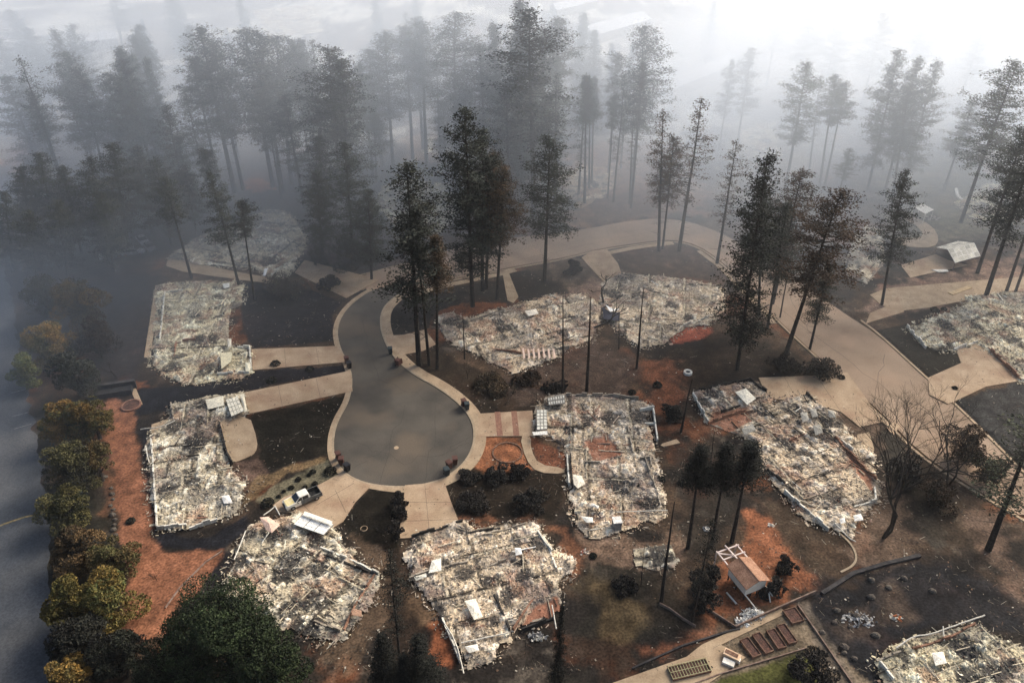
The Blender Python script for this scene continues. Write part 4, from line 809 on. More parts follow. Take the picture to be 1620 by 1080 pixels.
# mesh library: several of each habit, each 30 m tall
LIB = {}
def lib(kind, i, t, f=None, fm=None):
    LIB.setdefault(kind, []).append((t.mesh('trunk', M_BARK if kind != 'bare' else M_LIMB), f.mesh('crown', F_DARK) if f else None))
for i in range(6): lib('pine', i, *conifer(100 + i, cb=.34 + .05 * (i % 3), rad=4.1 + .3 * i, nl=135, per=24, leaf=.20))
for i in range(3): lib('tall', i, *conifer(120 + i, cb=.60 + .05 * i, rad=3.7, nl=100, per=27, leaf=.20))
for i in range(3): lib('full', i, *conifer(140 + i, cb=.14 + .05 * i, rad=4.8, nl=190, per=24, gap=.09, leaf=.21))
for i in range(3): lib('fir', i, *conifer(160 + i, cb=.10, rad=5.2, nl=230, prof='fir', per=28, leaf=.20))
for i in range(3): lib('thin', i, *conifer(180 + i, cb=.34, rad=3.4, nl=64, per=17, leaf=.20, dead=22))
for i in range(2): lib('tuft', i, *conifer(200 + i, cb=.66, rad=3.0, nl=120, prof='fir', per=40, leaf=.19, dead=24, trunk=.34))
for i in range(3): lib('snag', i, snag_mb(220 + i, 30, .42, 46))
KN = {'pine': 'pine_tree', 'tall': 'pine_tree', 'full': 'pine_tree', 'fir': 'fir_tree', 'thin': 'pine_tree', 'tuft': 'fir_tree', 'snag': 'dead_tree'}
tcount = {}
MV = {}
def variant(me, m):
    if m is None: return me
    k = (me.name, m.name)
    if k not in MV: c = me.copy(); c.materials[0] = m; MV[k] = c
    return MV[k]
def tree(kind, tx, ty, where, base=None, h=None, wd=1.0, fm=None, label=None, group='burned pines standing among the houses', vi=None):
    if base: bx, by = base; h, dx = height_of(bx, by, tx, ty); Xb, Yb = G(bx, by)
    else: Xb, Yb = G(tx, ty, h); dx = 0
    k = tcount.get(kind, 0); tcount[kind] = k + 1
    tm, fmsh = LIB[kind][(k if vi is None else vi) % len(LIB[kind])]
    s_ = h / 30; nm = KN[kind]
    e = empty(nm, label or where, 'dead tree' if kind == 'snag' else ('fir tree' if nm == 'fir_tree' else 'pine tree'), (Xb, Yb, 0), 0, group)
    wd = wd * 1.2 if group == 'pines of the smoky back row' and kind in ('pine', 'full', 'thin', 'tall') else wd
    e.rotation_euler = Euler((random.uniform(-.015, .015), math.atan2(dx, h), 0)); ws = s_ * wd
    for part, me in (('trunk', tm), ('crown', fmsh)):
        if me is None: continue
        if part == 'crown': me = variant(me, fm)
        o = bpy.data.objects.new(part, me); COL.objects.link(o); o.parent = e; o.rotation_euler = (0, 0, (k * 2.4) % 6.28)
        q = (s_ if part == 'trunk' and wd > 1 else ws); o.scale = (ws, ws, s_)
    return e
random.seed(3)
D, Br, Gr, Bk = F_DARK, F_BROWN, F_GREEN, F_BLACK
BACK = 'pines of the smoky back row'; LEFT = 'dark pines at the left'; RIGHT = 'pines at the right'
T = tree
# --- top left, far in smoke
T('snag', 165, -30, 'tallest of the bare trunks in smoke at the top left', (200, 95), wd=.8, group=BACK)
T('snag', 130, 38, 'second bare trunk from the top left corner, thin and leaning in smoke', (150, 112), wd=.6, group=BACK)
T('snag', 150, 30, 'thin bare trunk just right of another, top left clearing', (165, 116), wd=.6, group=BACK)
T('snag', 66, 50, 'thin faint bare trunk nearest the top left corner', (82, 112), wd=.6, group=BACK)
T('snag', 101, 48, 'short bare spire poking up left of the tall left pines', (117, 95), wd=.7, group=BACK)
T('pine', 175, -40, 'faint pine cut by the top edge above the left clearing', (196, 90), h=None, group=BACK, fm=D)
T('fir', 262, -45, 'big faint conical fir cut by the top edge, left part of the picture', h=36, group=BACK, fm=D, wd=1.2)
T('fir', 380, -8, 'faint narrow fir touching the top edge above the third pine clump', h=34, group=BACK, fm=D)
T('fir', 357, 44, 'small faint fir tip between two taller back row pines', h=24, group=BACK, fm=D)
T('fir', 224, 30, 'faint low fir in smoke at the top left, behind the green fir', h=20, group=BACK, fm=D)
for x, y, l in ((18, 15, 'uppermost of the faint trees in the top left corner'), (-5, 60, 'faint tree cut by the left edge near the top left corner'), (42, 45, 'faint pine right of the trees in the top left corner'), (8, 120, 'hazy pine at the left edge a little below the corner')):
    T('full', x, y, l, h=30, group=BACK, fm=D, wd=1.15)
T('snag', 28, 95, 'leaning bare trunk at the left edge in smoke', (54, 178), wd=.7, group=BACK)
fr = random.Random(11)
for x, y, h in [(fr.uniform(75, 1000), fr.uniform(225, 330), fr.uniform(27, 38)) for _ in range(46)]:
    if 570 < x < 745 and y > 252: continue
    X_, Y_ = G(x, y); dpt = Y_ * cp + (CAM_H - h) * sp; ty = 540 - FPX * (Y_ * sp - (CAM_H - h) * cp) / dpt; tx = 810 + FPX * X_ / dpt
    T(fr.choice(('tall', 'thin', 'pine', 'pine')), tx, ty, 'slim pine lost in the smoky back row, one of many crowns merging there', (x, y), wd=fr.uniform(.75, 1.0), fm=D, group='slim indistinct pines merging in the smoky back row')
# --- left wall of pines
T('pine', 106, 82, 'pine with a ragged pointed top, leftmost tall one of the back row', (158, 300), group=LEFT, fm=D, wd=1.25)
T('pine', 128, 108, 'pine tucked right behind the leftmost tall pine', (175, 318), group=LEFT, fm=D)
T('full', 168, 115, 'bushy pine right of the leftmost tall pines', (208, 318), group=LEFT, fm=D, wd=1.1)
T('full', 192, 135, 'shorter bushy pine left of the green conical fir', (222, 330), group=LEFT, fm=D)
T('fir', 213, 85, 'green conical fir with the sharp tip, left of centre back row', (262, 285), group=LEFT, fm=Gr, wd=.85)
T('fir', 232, 90, 'second green conical fir, touching the sharp tipped one on its right', (283, 300), group=LEFT, fm=Gr, wd=.85)
T('pine', 312, 42, 'tallest pine of the second clump, with clear trunk to the red soil patch', (372, 305), group=BACK, fm=D, wd=1.15)
T('pine', 332, 62, 'pine leaning against the tallest one of the second clump', (385, 300), group=BACK, fm=D)
T('tall', 300, 90, 'pine on the left flank of the second clump', (352, 308), group=BACK, fm=D)
T('full', 262, 165, 'low bushy pine below the green firs', (300, 345), group=LEFT, fm=D)
T('pine', 388, 45, 'leftmost pine of the third clump', (432, 296), group=BACK, fm=D, wd=1.1)
T('pine', 410, 47, 'second pine of the third clump', (447, 305), group=BACK, fm=D)
T('pine', 438, 56, 'third pine of the third clump with a rounded crown', (461, 292), group=BACK, fm=D, wd=1.1)
T('thin', 472, 66, 'sparse see-through pine right of the third clump', (498, 272), group=BACK, fm=D)
T('thin', 494, 62, 'second sparse pine right of the third clump', (512, 280), group=BACK, fm=D)
T('pine', 520, 74, 'pine with rounded top left of the centre gap', (540, 330), group=BACK, fm=D)
T('full', 541, 92, 'full dark pine reaching low, left of the centre gap', (552, 340), group=BACK, fm=D)
T('full', 505, 215, 'dark full pine below the two sparse ones', (516, 372), group=BACK, fm=D)
T('pine', 450, 150, 'shorter pine standing before the third clump', (482, 330), group=BACK, fm=D)
# --- left foreground of the dark wood
for a in ((30, 262, 58, 400, 'bushy dark tree with twin tops at the left edge below the flames'), (62, 240, 92, 395, 'tallest dark tree left, under the orange soil patch'), (100, 262, 130, 402, 'dark pine between the left edge and the burned vehicles'),
          (140, 250, 168, 410, 'dark pine directly above the burned vehicles, left one'), (178, 225, 204, 395, 'dark pine directly above the burned vehicles, right one'), (215, 232, 240, 372, 'dark pine up and right of the burned vehicles'),
          (8, 300, 20, 430, 'dark tree touching the left edge above the car park'), (245, 250, 272, 392, 'dark broad pine left of the upper left ash heap'), (290, 262, 312, 372, 'small dark pine above the upper left ash heap'), (160, 300, 182, 430, 'low dark pine over the burned vehicles'),
          (90, 315, 108, 440, 'low dark pine above the orange oaks'), (45, 330, 60, 450, 'low dark pine at the left, above the green oak')):
    T('full', a[0], a[1], a[4], (a[2], a[3]), group=LEFT, fm=D, wd=1.35)
T('tall', 320, 236, 'dark pine crown just above the upper left ash heap', (358, 372), group=LEFT, fm=D, wd=1.3)
T('tall', 258, 282, 'pine whose bare trunk ends left of the upper left ash heap', (303, 440), group=LEFT, fm=D, wd=1.2)
T('pine', 332, 272, 'left one of the two dark pines beside the yellowish ruin', (378, 452), group=LEFT, fm=D, wd=1.0)
T('tall', 378, 318, 'right one of the two dark pines beside the yellowish ruin', (403, 475), group=LEFT, fm=D, wd=1.1)
T('full', 545, 225, 'broad dark pine just left of the circle neck', (560, 415), group=LEFT, fm=D, wd=1.1)
T('full', 582, 300, 'lower dark pine at the top of the circle neck', (588, 442), group=LEFT, fm=D, wd=1.25)
T('full', 500, 270, 'dark pine above the dark shrubbery by the short driveway', (512, 415), group=LEFT, fm=D, wd=1.2)
# --- centre back row
for a in ((566, 100, 592, 280, 'pine', 'leftmost pine of the middle back row'), (582, 78, 605, 262, 'pine', 'rounded pine second in the middle back row'), (608, 50, 622, 262, 'pine', 'tall pine third in the middle back row'),
          (640, 42, 653, 252, 'tall', 'clear trunked pine fourth in the middle back row'), (666, 34, 675, 262, 'tall', 'clear trunked pine fifth in the middle back row'), (690, 75, 697, 250, 'thin', 'sparse pine left of the lone round headed one'),
          (714, 22, 722, 275, 'pine', 'lone round headed pine left of the pale gap at the top'), (783, 36, 792, 280, 'fir', 'pointed fir right of the pale gap at the top'), (760, 70, 770, 290, 'pine', 'pine just left of the pointed fir'),
          (820, -4, 826, 300, 'fir', 'tallest fir of the centre, its tip at the top edge'), (838, 12, 845, 342, 'pine', 'pine touching the tallest centre fir on its right'), (858, 55, 862, 300, 'pine', 'pine in the centre behind the bare pole trunk'),
          (882, 30, 880, 280, 'tall', 'faint pine above the bare pole trunk'), (922, 18, 915, 215, 'fir', 'faint fir right of the centre pines'), (941, 46, 934, 225, 'fir', 'faint pointed fir farthest right of the centre row'),
          (880, 120, 878, 330, 'thin', 'sparse pine with a long bare pole trunk, centre right'), (800, 130, 806, 330, 'full', 'bushy dark pine low in the centre row'), (735, 140, 742, 285, 'pine', 'dark pine just right of and below the round headed one'),
          (700, 160, 706, 282, 'pine', 'dark pine standing behind the hidden ash heap'), (592, 170, 596, 290, 'pine', 'short pine above the dark neck trees'), (640, 20, 648, 190, 'thin', 'very faint sparse pine at the top, centre left')):
    T(a[4], a[0], a[1], a[5], (a[2], a[3]), group=BACK, fm=D, wd=1.08)
for x, y, l in ((590, -20, 'faint fir cut by the top edge, centre left'), (655, -30, 'faint fir cut by the top edge above the fifth pine'), (1130, 0, 'lone faint fir at the top, right of centre'), (1000, 70, 'faint broad tree behind the tall pine right of centre'), (968, 68, 'pale rounded tree left of the tall pine right of centre')):
    T('fir', x, y, l, h=26, group=BACK, fm=Gr, wd=1.1)
# --- centre mid
MID = 'tall pines in the middle of the picture'
for a in ((640, 255, 663, 578, 'pine', D, 1.15, 'leftmost tall pine beside the circle neck, dark crown high up'), (655, 330, 679, 578, 'tall', D, .9, 'middle one of three pine trunks at the circle neck'), (690, 372, 692, 583, 'tuft', Br, 1.1, 'brownish small headed pine, right one of three at the circle neck'),
          (735, 170, 748, 485, 'full', D, 1.0, 'dark pine over the upper lawn, leftmost of the centre group'), (765, 205, 763, 460, 'full', D, 1.0, 'dark pine second of the centre group'), (778, 240, 769, 457, 'pine', Br, 1.1, 'brown tinged pine close behind the second of the centre group'), (800, 262, 786, 473, 'pine', Br, 1.05, 'brownish pine, right end of the centre group'),
          (872, 214, 861, 447, 'pine', D, 1.15, 'single pine with a scorched crown above the small square lawn'), (928, 117, 925, 322, 'tuft', D, 1.0, 'left one of three close trunks up the slope'), (934, 125, 932, 300, 'tuft', D, .9, 'middle one of three close trunks up the slope'), (941, 122, 936, 292, 'tuft', D, .9, 'right one of three close trunks up the slope'),
          (1022, 40, 1000, 300, 'pine', D, 1.1, 'tall pine with pale right flank, right of centre back'), (988, 118, 970, 320, 'thin', D, .8, 'thin leaning pine left of the tall one right of centre'), (1005, 150, 996, 322, 'thin', D, .9, 'thin pine in front of the tall one right of centre'),
          (1048, 175, 1042, 397, 'thin', Br, 1.05, 'left pine of the trio above the street bend'), (1068, 215, 1048, 394, 'pine', Br, .9, 'middle pine of the trio above the street bend'), (1110, 157, 1074, 397, 'thin', Br, 1.15, 'right leaning pine of the trio above the street bend')):
    T(a[4], a[0], a[1], a[7], (a[2], a[3]), group=MID, fm=a[5], wd=a[6])
for a in ((893, 470, 890, 624, .75, 'thin black snag above the grey rubble house, left of a pair'), (935, 470, 928, 620, 1.0, 'thicker black snag above the grey rubble house, right of a pair'), (1018, 455, 1007, 582, .9, 'black snag with short twigs right of the dark tarpaulin'),
          (980, 480, 979, 552, .7, 'short slim snag beside the dark tarpaulin'), (732, 492, 735, 568, .8, 'slim snag on the left part of the pink rubble'), (1094, 600, 1077, 684, 1.3, 'snag with side twigs at the corner of the walled room'),
          (1130, 680, 1119, 770, .9, 'thin snag rising between the left two black firs'), (1020, 862, 1014, 925, .6, 'tiny snag beside the burned decking'), (1255, 385, 1234, 502, .6, 'thin bare pole between the right group trunks')):
    T('snag', a[0], a[1], a[5], (a[2], a[3]), wd=a[4] * 1.2, group='black snags without crowns')
# --- right
for a in ((1190, 76, 1166, 232, 'pine', Gr, 1.1, 'pale smoky pine right of the far road, front one'), (1160, 95, 1137, 236, 'pine', Gr, .85, 'pale smoky pine right of the far road, rear one'), (1168, 224, 1134, 417, 'thin', Br, 1.1, 'slender brown pine left of the big right group'),
          (1212, 243, 1166, 585, 'full', D, .80, 'largest dark pine of the right group, left end'), (1205, 290, 1200, 500, 'pine', D, .9, 'dark pine close behind the largest one of the right group'), (1270, 268, 1222, 480, 'pine', Br, 1.2, 'brown pine in the middle of the right group'), (1246, 320, 1214, 520, 'pine', D, .9, 'low dark pine inside the right group'),
          (1326, 298, 1243, 560, 'pine', Br, 1.15, 'pine with round crown leaning right, right group'), (1314, 420, 1281, 552, 'pine', D, 1.3, 'short pine at the street edge, right group'),
          (1280, 98, 1242, 300, 'pine', Gr, 1.1, 'smoky pine above the right group, leftmost of its row'), (1300, 120, 1280, 272, 'thin', D, 1.0, 'smoky slim pine, second of the right back row'), (1322, 118, 1296, 296, 'tall', D, 1.1, 'smoky pine, third of the right back row'), (1340, 132, 1303, 300, 'tall', D, 1.1, 'smoky pine, fourth of the right back row'),
          (1422, 78, 1372, 302, 'full', D, .85, 'smoky pine, left of the tall right cluster'), (1456, 92, 1400, 302, 'full', D, .85, 'smoky pine, middle of the tall right cluster'), (1484, 98, 1427, 300, 'full', D, .85, 'smoky pine, right of the tall right cluster'), (1440, 130, 1412, 310, 'pine', D, 1, 'smaller smoky pine inside the tall right cluster'),
          (1430, 268, 1395, 482, 'pine', D, .9, 'pine beside the curved drive with the trunk on red soil'), (1608, 97, 1520, 352, 'pine', Gr, 1.1, 'lone leaning pine near the right edge, upper right'), (1625, 205, 1546, 432, 'pine', D, 1.1, 'leaning pine right of the collapsed carport'),
          (1650, 190, 1560, 467, 'pine', D, 1.1, 'leaning pine in front of the carport, nearer the camera'), (1660, 260, 1592, 461, 'tall', D, 1.1, 'leaning trunk at the right edge above the pale green ruin, left one'), (1672, 280, 1606, 463, 'tall', D, 1.0, 'leaning trunk at the right edge above the pale green ruin, right one'),
          (1650, 640, 1563, 870, 'thin', Gr, 1.5, 'leaning pine with sparse green twigs at the lower right edge')):
    T(a[4], a[0], a[1], a[7], (a[2], a[3]), group=RIGHT, fm=a[5], wd=a[6])
for x, y, h, l in ((1240, -15, 34, 'very faint pine cut by the top edge, right of centre'), (1290, 5, 34, 'very faint pine second from the lone faint fir'), (1330, 30, 30, 'very faint tree in bright smoke above the right back row'), (1400, 20, 32, 'very faint pine in bright smoke, upper right'),
                   (1480, 10, 32, 'very faint pine near the top edge, upper right'), (1560, 30, 30, 'very faint pine close to the top right corner'), (1540, 160, 24, 'small hazy tree beside the lone leaning pine'), (1345, 235, 14, 'small shrubby tree in the smoky yard at the right')):
    T('pine', x, y, l, h=h, group=RIGHT, fm=Gr, wd=1.25)
# --- foreground blacks
FG = 'black firs in the foreground'
for a in ((1112, 707, 1088, 867, 'tuft', 1.35, 'left one of three black firs standing in line'), (1152, 702, 1126, 862, 'tuft', 1.3, 'middle one of three black firs standing in line'), (1189, 700, 1158, 857, 'tuft', 1.6, 'right one of three black firs standing in line'),
          (1064, 792, 1046, 952, 'snag', 1.1, 'black pole snag left of the shed, nearer the grey rubble'), (1128, 822, 1094, 986, 'thin', .8, 'black scorched fir with its pole trunk left of the shed'), (888, 955, 880, 1125, 'fir', .42, 'narrow black fir at the bottom edge right of the lower ruin'),
          (618, 872, 634, 1060, 'thin', .8, 'black drooping pole tree between the two lower ruins')):
    T(a[4], a[0], a[1], a[6], (a[2], a[3]), group=FG, fm=Bk, wd=a[5])
for x, y, h, w_, l in ((603, 1005, 13, 1.35, 'black bushy fir at the bottom edge, left of two'), (661, 1010, 13, 1.5, 'black bushy fir at the bottom edge, right of two'), (636, 1040, 11, 1.3, 'low black fir squeezed between two at the bottom edge')):
    T('fir', x, y, l, h=h, wd=w_, group=FG, fm=Bk)
# --- broadleaf trees, each its own shape
def leafy(px, py, h, rad, cols, label, seed, n=9000, leaf=.15, blobs=26, base=.2, name='oak_tree', cat='oak tree', at_top=False, group='leafy trees beside the car park'):
    X_, Y_ = G(px, py, h * .55)
    e = empty(name, label, cat, (X_, Y_, 0), 0, group); t, f = broadleaf(seed, h, rad, cols, int(n * 1.7), leaf, blobs, base)
    t.obj('trunk', M_LIMB, e); f.obj('crown', F_OAK, e); return e
OL, OR, GRN, DKG, BRN, BLK = (.065, .066, .028), (.26, .15, .04), (.075, .088, .032), (.020, .026, .014), (.10, .065, .032), (.018, .018, .016)
leafy(125, 478, 11, 6.2, (DKG, (.15, .10, .03)), 'olive and orange leafed oak, uppermost round crown by the car park', 301, 15000)
leafy(68, 470, 10, 5.5, (BLK, (.06, .06, .035)), 'grey green oak at the car park edge, left of the olive one', 302, 9000)
leafy(75, 540, 9, 5.0, (OL, OR), 'bright orange and yellow leafed oak by the car park', 303, 13000)
leafy(40, 585, 7, 3.4, (GRN, (.11, .10, .03)), 'small green tree on the car park edge left of the orange oak', 304, 6000)
leafy(115, 590, 9, 4.6, (BLK, (.045, .05, .04)), 'blackened leafless looking oak below the orange one', 305, 8000)
leafy(150, 530, 9, 5.0, (BLK, (.06, .045, .03)), 'dark scorched oak right of the orange one', 306, 7000)
leafy(100, 665, 8, 4.2, (GRN, OR), 'oak with mixed green and orange leaves beside the top of the red strip', 307, 12000)
leafy(145, 660, 8, 4.2, (OL, (.17, .10, .03)), 'bronze oak touching the top of the red soil strip', 308, 11000)
leafy(110, 735, 8, 4.4, (BLK, (.07, .065, .03)), 'dark oak beneath the mixed green and orange one', 309, 9000)
leafy(150, 730, 7, 3.4, (OL, BRN), 'small bronze tree along the left side of the red strip', 310, 7000)
leafy(105, 800, 7, 4.0, (DKG, (.09, .075, .03)), 'dark green tree left of the line of rocks', 311, 9000)
leafy(120, 868, 7, 4.2, (BLK, (.13, .08, .04)), 'brown thinning tree halfway down beside the car park', 312, 9000)
leafy(175, 880, 6, 3.2, (OL, BRN), 'small brown tree at the corner of the red soil', 313, 6000)
leafy(110, 950, 9, 3.8, (GRN, (.15, .12, .03)), 'yellow green oak near the lower left, top one of its clump', 314, 10000)
leafy(168, 950, 8, 3.8, (GRN, (.15, .10, .03)), 'yellow green oak near the lower left beside the red soil', 315, 10000)
leafy(125, 1015, 7, 4.0, (BLK, (.035, .038, .03)), 'dark oak below the yellow green pair', 316, 9000)
leafy(190, 1035, 7, 3.6, (BLK, (.03, .036, .024)), 'dark oak between the yellow green pair and the big evergreen', 317, 9000)
leafy(105, 1075, 7, 3.0, (OL, OR), 'orange tipped oak at the bottom edge', 318, 8000)
for k, (dx, dy, rr, hh) in enumerate(((350, 1005, 7.2, 14),)):
    leafy(dx, dy, hh, rr, ((.006, .010, .006), (.034, .050, .020)), 'big dense dark green tree at the bottom, lower left of the white garage door ruin', 330, 42000, .13, 60, .1, 'evergreen_oak', 'evergreen oak', group='evergreen oaks at the bottom edge')
leafy(430, 1065, 11, 5.0, ((.006, .010, .006), (.036, .05, .02)), 'dark green tree at the bottom edge, right of the big dense one', 331, 20000, .13, 34, .1, 'evergreen_oak', 'evergreen oak', group='evergreen oaks at the bottom edge')
leafy(268, 1060, 9, 4.4, ((.005, .008, .005), (.02, .028, .014)), 'dark green tree at the bottom edge, left of the big dense one', 332, 16000, .13, 30, .1, 'evergreen_oak', 'evergreen oak', group='evergreen oaks at the bottom edge')
# dark scorched shrubbery masses
SH = 'scorched shrub masses on the lots'
for a in ((452, 452, 4, 5.0, 'dark shrub mass under the short driveway, upper left lawn'), (500, 392, 5, 5.5, 'dark shrub mass above the short driveway, left half'), (555, 398, 6, 5.5, 'dark shrub mass above the short driveway, right half'), (520, 448, 2.5, 3, 'low dark bushes along the upper lawn by the neck'),
          (630, 790, 3, 1.5, 'black hedge clump at the top of the wide driveway edge'), (632, 812, 3, 1.5, 'black hedge clump second along the wide driveway'), (628, 838, 3, 1.5, 'black hedge clump third along the wide driveway'),
          (742, 752, 1.0, 2.0, 'black bush left of three on the lawn right of the wide driveway'), (785, 748, 1.3, 2.6, 'largest black bush on the lawn right of the wide driveway'), (822, 745, 1.2, 2.0, 'black bush under the curved footpath'), (840, 790, 1.2, 3.2, 'black bush mass at the lower corner of that lawn'), (750, 790, .9, 3.0, 'low charred shrubs on the lawn left of the black bush mass'),
          (985, 925, .8, 2.0, 'low charred shrub behind the lower right of the ruin'), (1230, 925, 2.0, 1.6, 'charred shrub right of the shed, larger one'), (1244, 893, 1.8, 1.7, 'charred shrub right of the shed roof'), (1215, 930, 2.4, 1.2, 'charred shrub touching the right wall of the shed'),
          (1300, 580, 3, 3.6, 'dark bush at the corner where the street meets the pale drive'), (1240, 575, 2.5, 3.6, 'dark low bush under the right pine group'), (905, 420, 3, 2.6, 'dark bush with a white cap near the bend drive'), (1060, 650, 2.6, 2.4, 'dark bush right of the grey rubble house'),
          (1530, 700, 6, 4.5, 'brown leafed scorched tree right of the bare spreading tree'), (1430, 740, 4, 3.5, 'dark scrub beneath the bare spreading tree'), (1480, 770, 4, 4.2, 'brown scrub at the lower right of the bare spreading tree'), (1560, 740, 4, 3.2, 'olive scrub near the right edge'),
          (1290, 1060, 4, 3.2, 'dark round bush on the green lawn at the bottom'), (1120, 920, 5, 2.4, 'black scrub left of the shed'), (1115, 950, 4, 2.2, 'black scrub below the one left of the shed'), (880, 610, 1.2, 2.4, 'thin scrub along the pale ruin top'), (780, 610, 1.0, 4, 'brown scrub under the pink rubble'), (830, 600, 1.0, 3.4, 'brown scrub right under the pink rubble')):
    c_ = ((.016, .016, .016), (.045, .040, .034)) if 'brown' not in a[4] and 'olive' not in a[4] else (BLK, (.11, .075, .045) if 'brown' in a[4] else (.09, .085, .03))
    leafy(a[0], a[1], a[2], a[3], c_, a[4], 400 + a[0], int(700 + 330 * a[3] ** 1.5), .16, 16, .08, 'scorched_shrub', 'shrub', group=SH)
# bare trees
def bare(px, py, H, seed, label, r=.25, depth=5, stems=1, lean=(0, 0), spread=.5, mt=None, name='bare_tree', group='bare branching trees'):
    e = empty(name, label, 'bare tree', (*G(px, py), 0), 0, group); e.rotation_euler = (lean[1], lean[0], 0)
    t, tips = bare_mb(seed, H, r, depth, stems, spread); t.obj('trunk', mt or M_LIMB, e); return e
bare(1398, 850, 31, 511, 'large bare spreading tree with fine twigs right of the long ruin', .36, 6, 2, (.10, 0), .38)
bare(1408, 790, 22, 508, 'bare many stemmed tree right behind the large spreading one', .25, 6, 3, (.05, 0), .45)
bare(1498, 770, 24, 502, 'bare tree with brownish fine twigs before the scorched scrub', .22, 6, 2, (.12, 0), .42)
bare(955, 482, 11, 503, 'black forked bare tree in front of the pale drive at the bend', .26, 3, 1, (0, 0), .6, M_BARK)
bare(936, 520, 12, 504, 'grey leaning dead trunk beside the dark tarpaulin', .26, 3, 1, (.75, .0), .5)
bare(185, 598, 6, 505, 'small black leaning bare tree above the black retaining wall', .14, 4, 1, (-.25, 0), .5, M_BARK)
bare(248, 918, 3.5, 506, 'small leafless sapling on the red soil at the lower left', .06, 5, 2, (0, 0), .6, M_BARK)
bare(850, 640, 4, 507, 'leafless bush beside the top left corner of the grey rubble house', .08, 5, 3, (0, 0), .6)
bare(740, 600, 5, 509, 'leafless thin tree on the dark lawn under the pink rubble', .08, 5, 2, (0, 0), .5)
bare(800, 640, 4.5, 510, 'leafless thin bush above the driveway with brick bands', .07, 5, 3, (0, 0), .5)

# ------------------------------------------------------------------ pickup
M_CREAM = mat('cream_paint', (.74, .70, .60), (.82, .79, .71), 1.2, .35, fine=.05, spec=.5)
M_YEL = mat('heat_yellowed_paint', (.76, .60, .24), (.82, .72, .44), 1.6, .45, fine=.08, spec=.4)
M_SOOT = mat('sooty_paint', (.06, .062, .06), (.14, .145, .14), 1.5, .55)
M_BEDL = mat('bed_liner', (.012, .012, .013), (.03, .03, .03), 3, .8)
M_GLASS = mat('dark_glass', (.015, .018, .022), None, rough=.12, spec=.6)
M_TYRE = mat('tyre_rubber', (.012, .012, .012), None, rough=.85)
M_RIM = mat('alloy_rim', (.35, .35, .35), None, rough=.4, metal=.7)
M_LAMP = mat('lamp_lens', (.6, .6, .58), None, rough=.15, spec=.6)
pf, pr = np.array(G(456, 806)), np.array(G(500, 787)); dirv = (pf - pr) / np.linalg.norm(pf - pr)
ctr = np.array(G(480, 794)); trk = empty('pickup_truck', 'cream and soot grey pickup with an empty black bed, parked on the lower left driveway', 'pickup truck', (*ctr, .139), math.atan2(dirv[1], dirv[0])); trk.scale = (.95, .95, .95)
def hull(b, prof, ys, col=(1, 1, 1), mi=0):
    """closed skin from a side profile [(x,z)] swept over widths [(y scale per point)]"""
    n = len(prof); V = []
    for sgn_ in (-1, 1):
        for (x, z), y in zip(prof, ys): V.append((x, sgn_ * y, z))
    F = [tuple(range(n)), tuple(range(2 * n - 1, n - 1, -1))] + [(i, n + i, n + (i + 1) % n, (i + 1) % n) for i in range(n)]
    b.add(V, F, col, mi)
# front half body with hood (cream), rear half (sooty)
b = MB(); hull(b, [(.55, .42), (2.75, .40), (2.86, .62), (2.80, .92), (2.62, 1.06), (1.42, 1.16), (.55, 1.16)], [.95, .90, .88, .90, .88, .93, .96]); b.obj('front_body', M_CREAM, trk)
b = MB(); hull(b, [(1.45, 1.168), (2.60, 1.068), (2.74, 1.0), (2.74, .99), (1.45, 1.12)], [.78, .74, .70, .70, .78]); b.obj('hood', M_YEL, trk)
b = MB(); hull(b, [(-1.0, .42), (.55, .42), (.55, 1.15), (-1.0, 1.15)], [.955, .955, .955, .955]); dr_ = b.obj('cab_body', M_SOOT, trk)
b = MB(); hull(b, [(1.38, 1.162), (.62, 1.72), (.50, 1.76), (-.72, 1.76), (-.88, 1.68), (-.98, 1.162)], [.84, .70, .70, .70, .72, .84]); b.obj('cab_pillars', M_CREAM, trk)
b = MB(); b.add([(x, y, z) for z in (1.765, 1.80) for x, y in ((.58, -.66), (.58, .66), (-.76, .68), (-.76, -.68))], BOXQ); b.obj('cab_roof', M_CREAM, trk)
b = MB(); b.add([(1.36, -.76, 1.20), (1.36, .76, 1.20), (.66, .66, 1.71), (.66, -.66, 1.71), (1.39, -.76, 1.21), (1.39, .76, 1.21), (.69, .66, 1.72), (.69, -.66, 1.72)], BOXQ); b.obj('windscreen', M_GLASS, trk)
for s_ in (-1, 1):
    for x0, x1, t0, t1 in ((1.14, .30, .60, .28), (.20, -.72, .20, -.66)):
        b = MB(); V = [(x0, s_ * .845, 1.19), (x1, s_ * .845, 1.19), (t1, s_ * .72, 1.68), (t0, s_ * .72, 1.68)]; V += [(x, y + s_ * .02, z) for x, y, z in V]; b.add(V, BOXQ); b.obj('side_window', M_GLASS, trk)
    MB().box((1.05, s_ * 1.05, 1.16), (.14, .18, .16)).obj('wing_mirror', M_SOOT, trk)
    MB().box((2.80, s_ * .68, .86), (.12, .34, .20)).obj('headlight', M_LAMP, trk)
    MB().box((-2.79, s_ * .86, .92), (.06, .12, .36)).obj('tail_light', mat('tail_lens%d' % s_, (.18, .02, .015), None, rough=.3), trk)
b = MB(); b.add([(-.93, -.70, 1.22), (-.93, .70, 1.22), (-.88, .66, 1.64), (-.88, -.66, 1.64), (-.96, -.70, 1.22), (-.96, .70, 1.22), (-.91, .66, 1.64), (-.91, -.66, 1.64)], BOXQ); b.obj('rear_window', M_GLASS, trk)
bed = MB()
for s_ in (-1, 1): hull(bed, [(-2.74, .50), (-1.02, .50), (-1.02, 1.15), (-2.74, 1.15)], [0, 0, 0, 0]) if 0 else bed.box((-1.88, s_ * .90, .80), (1.74, .12, .72))
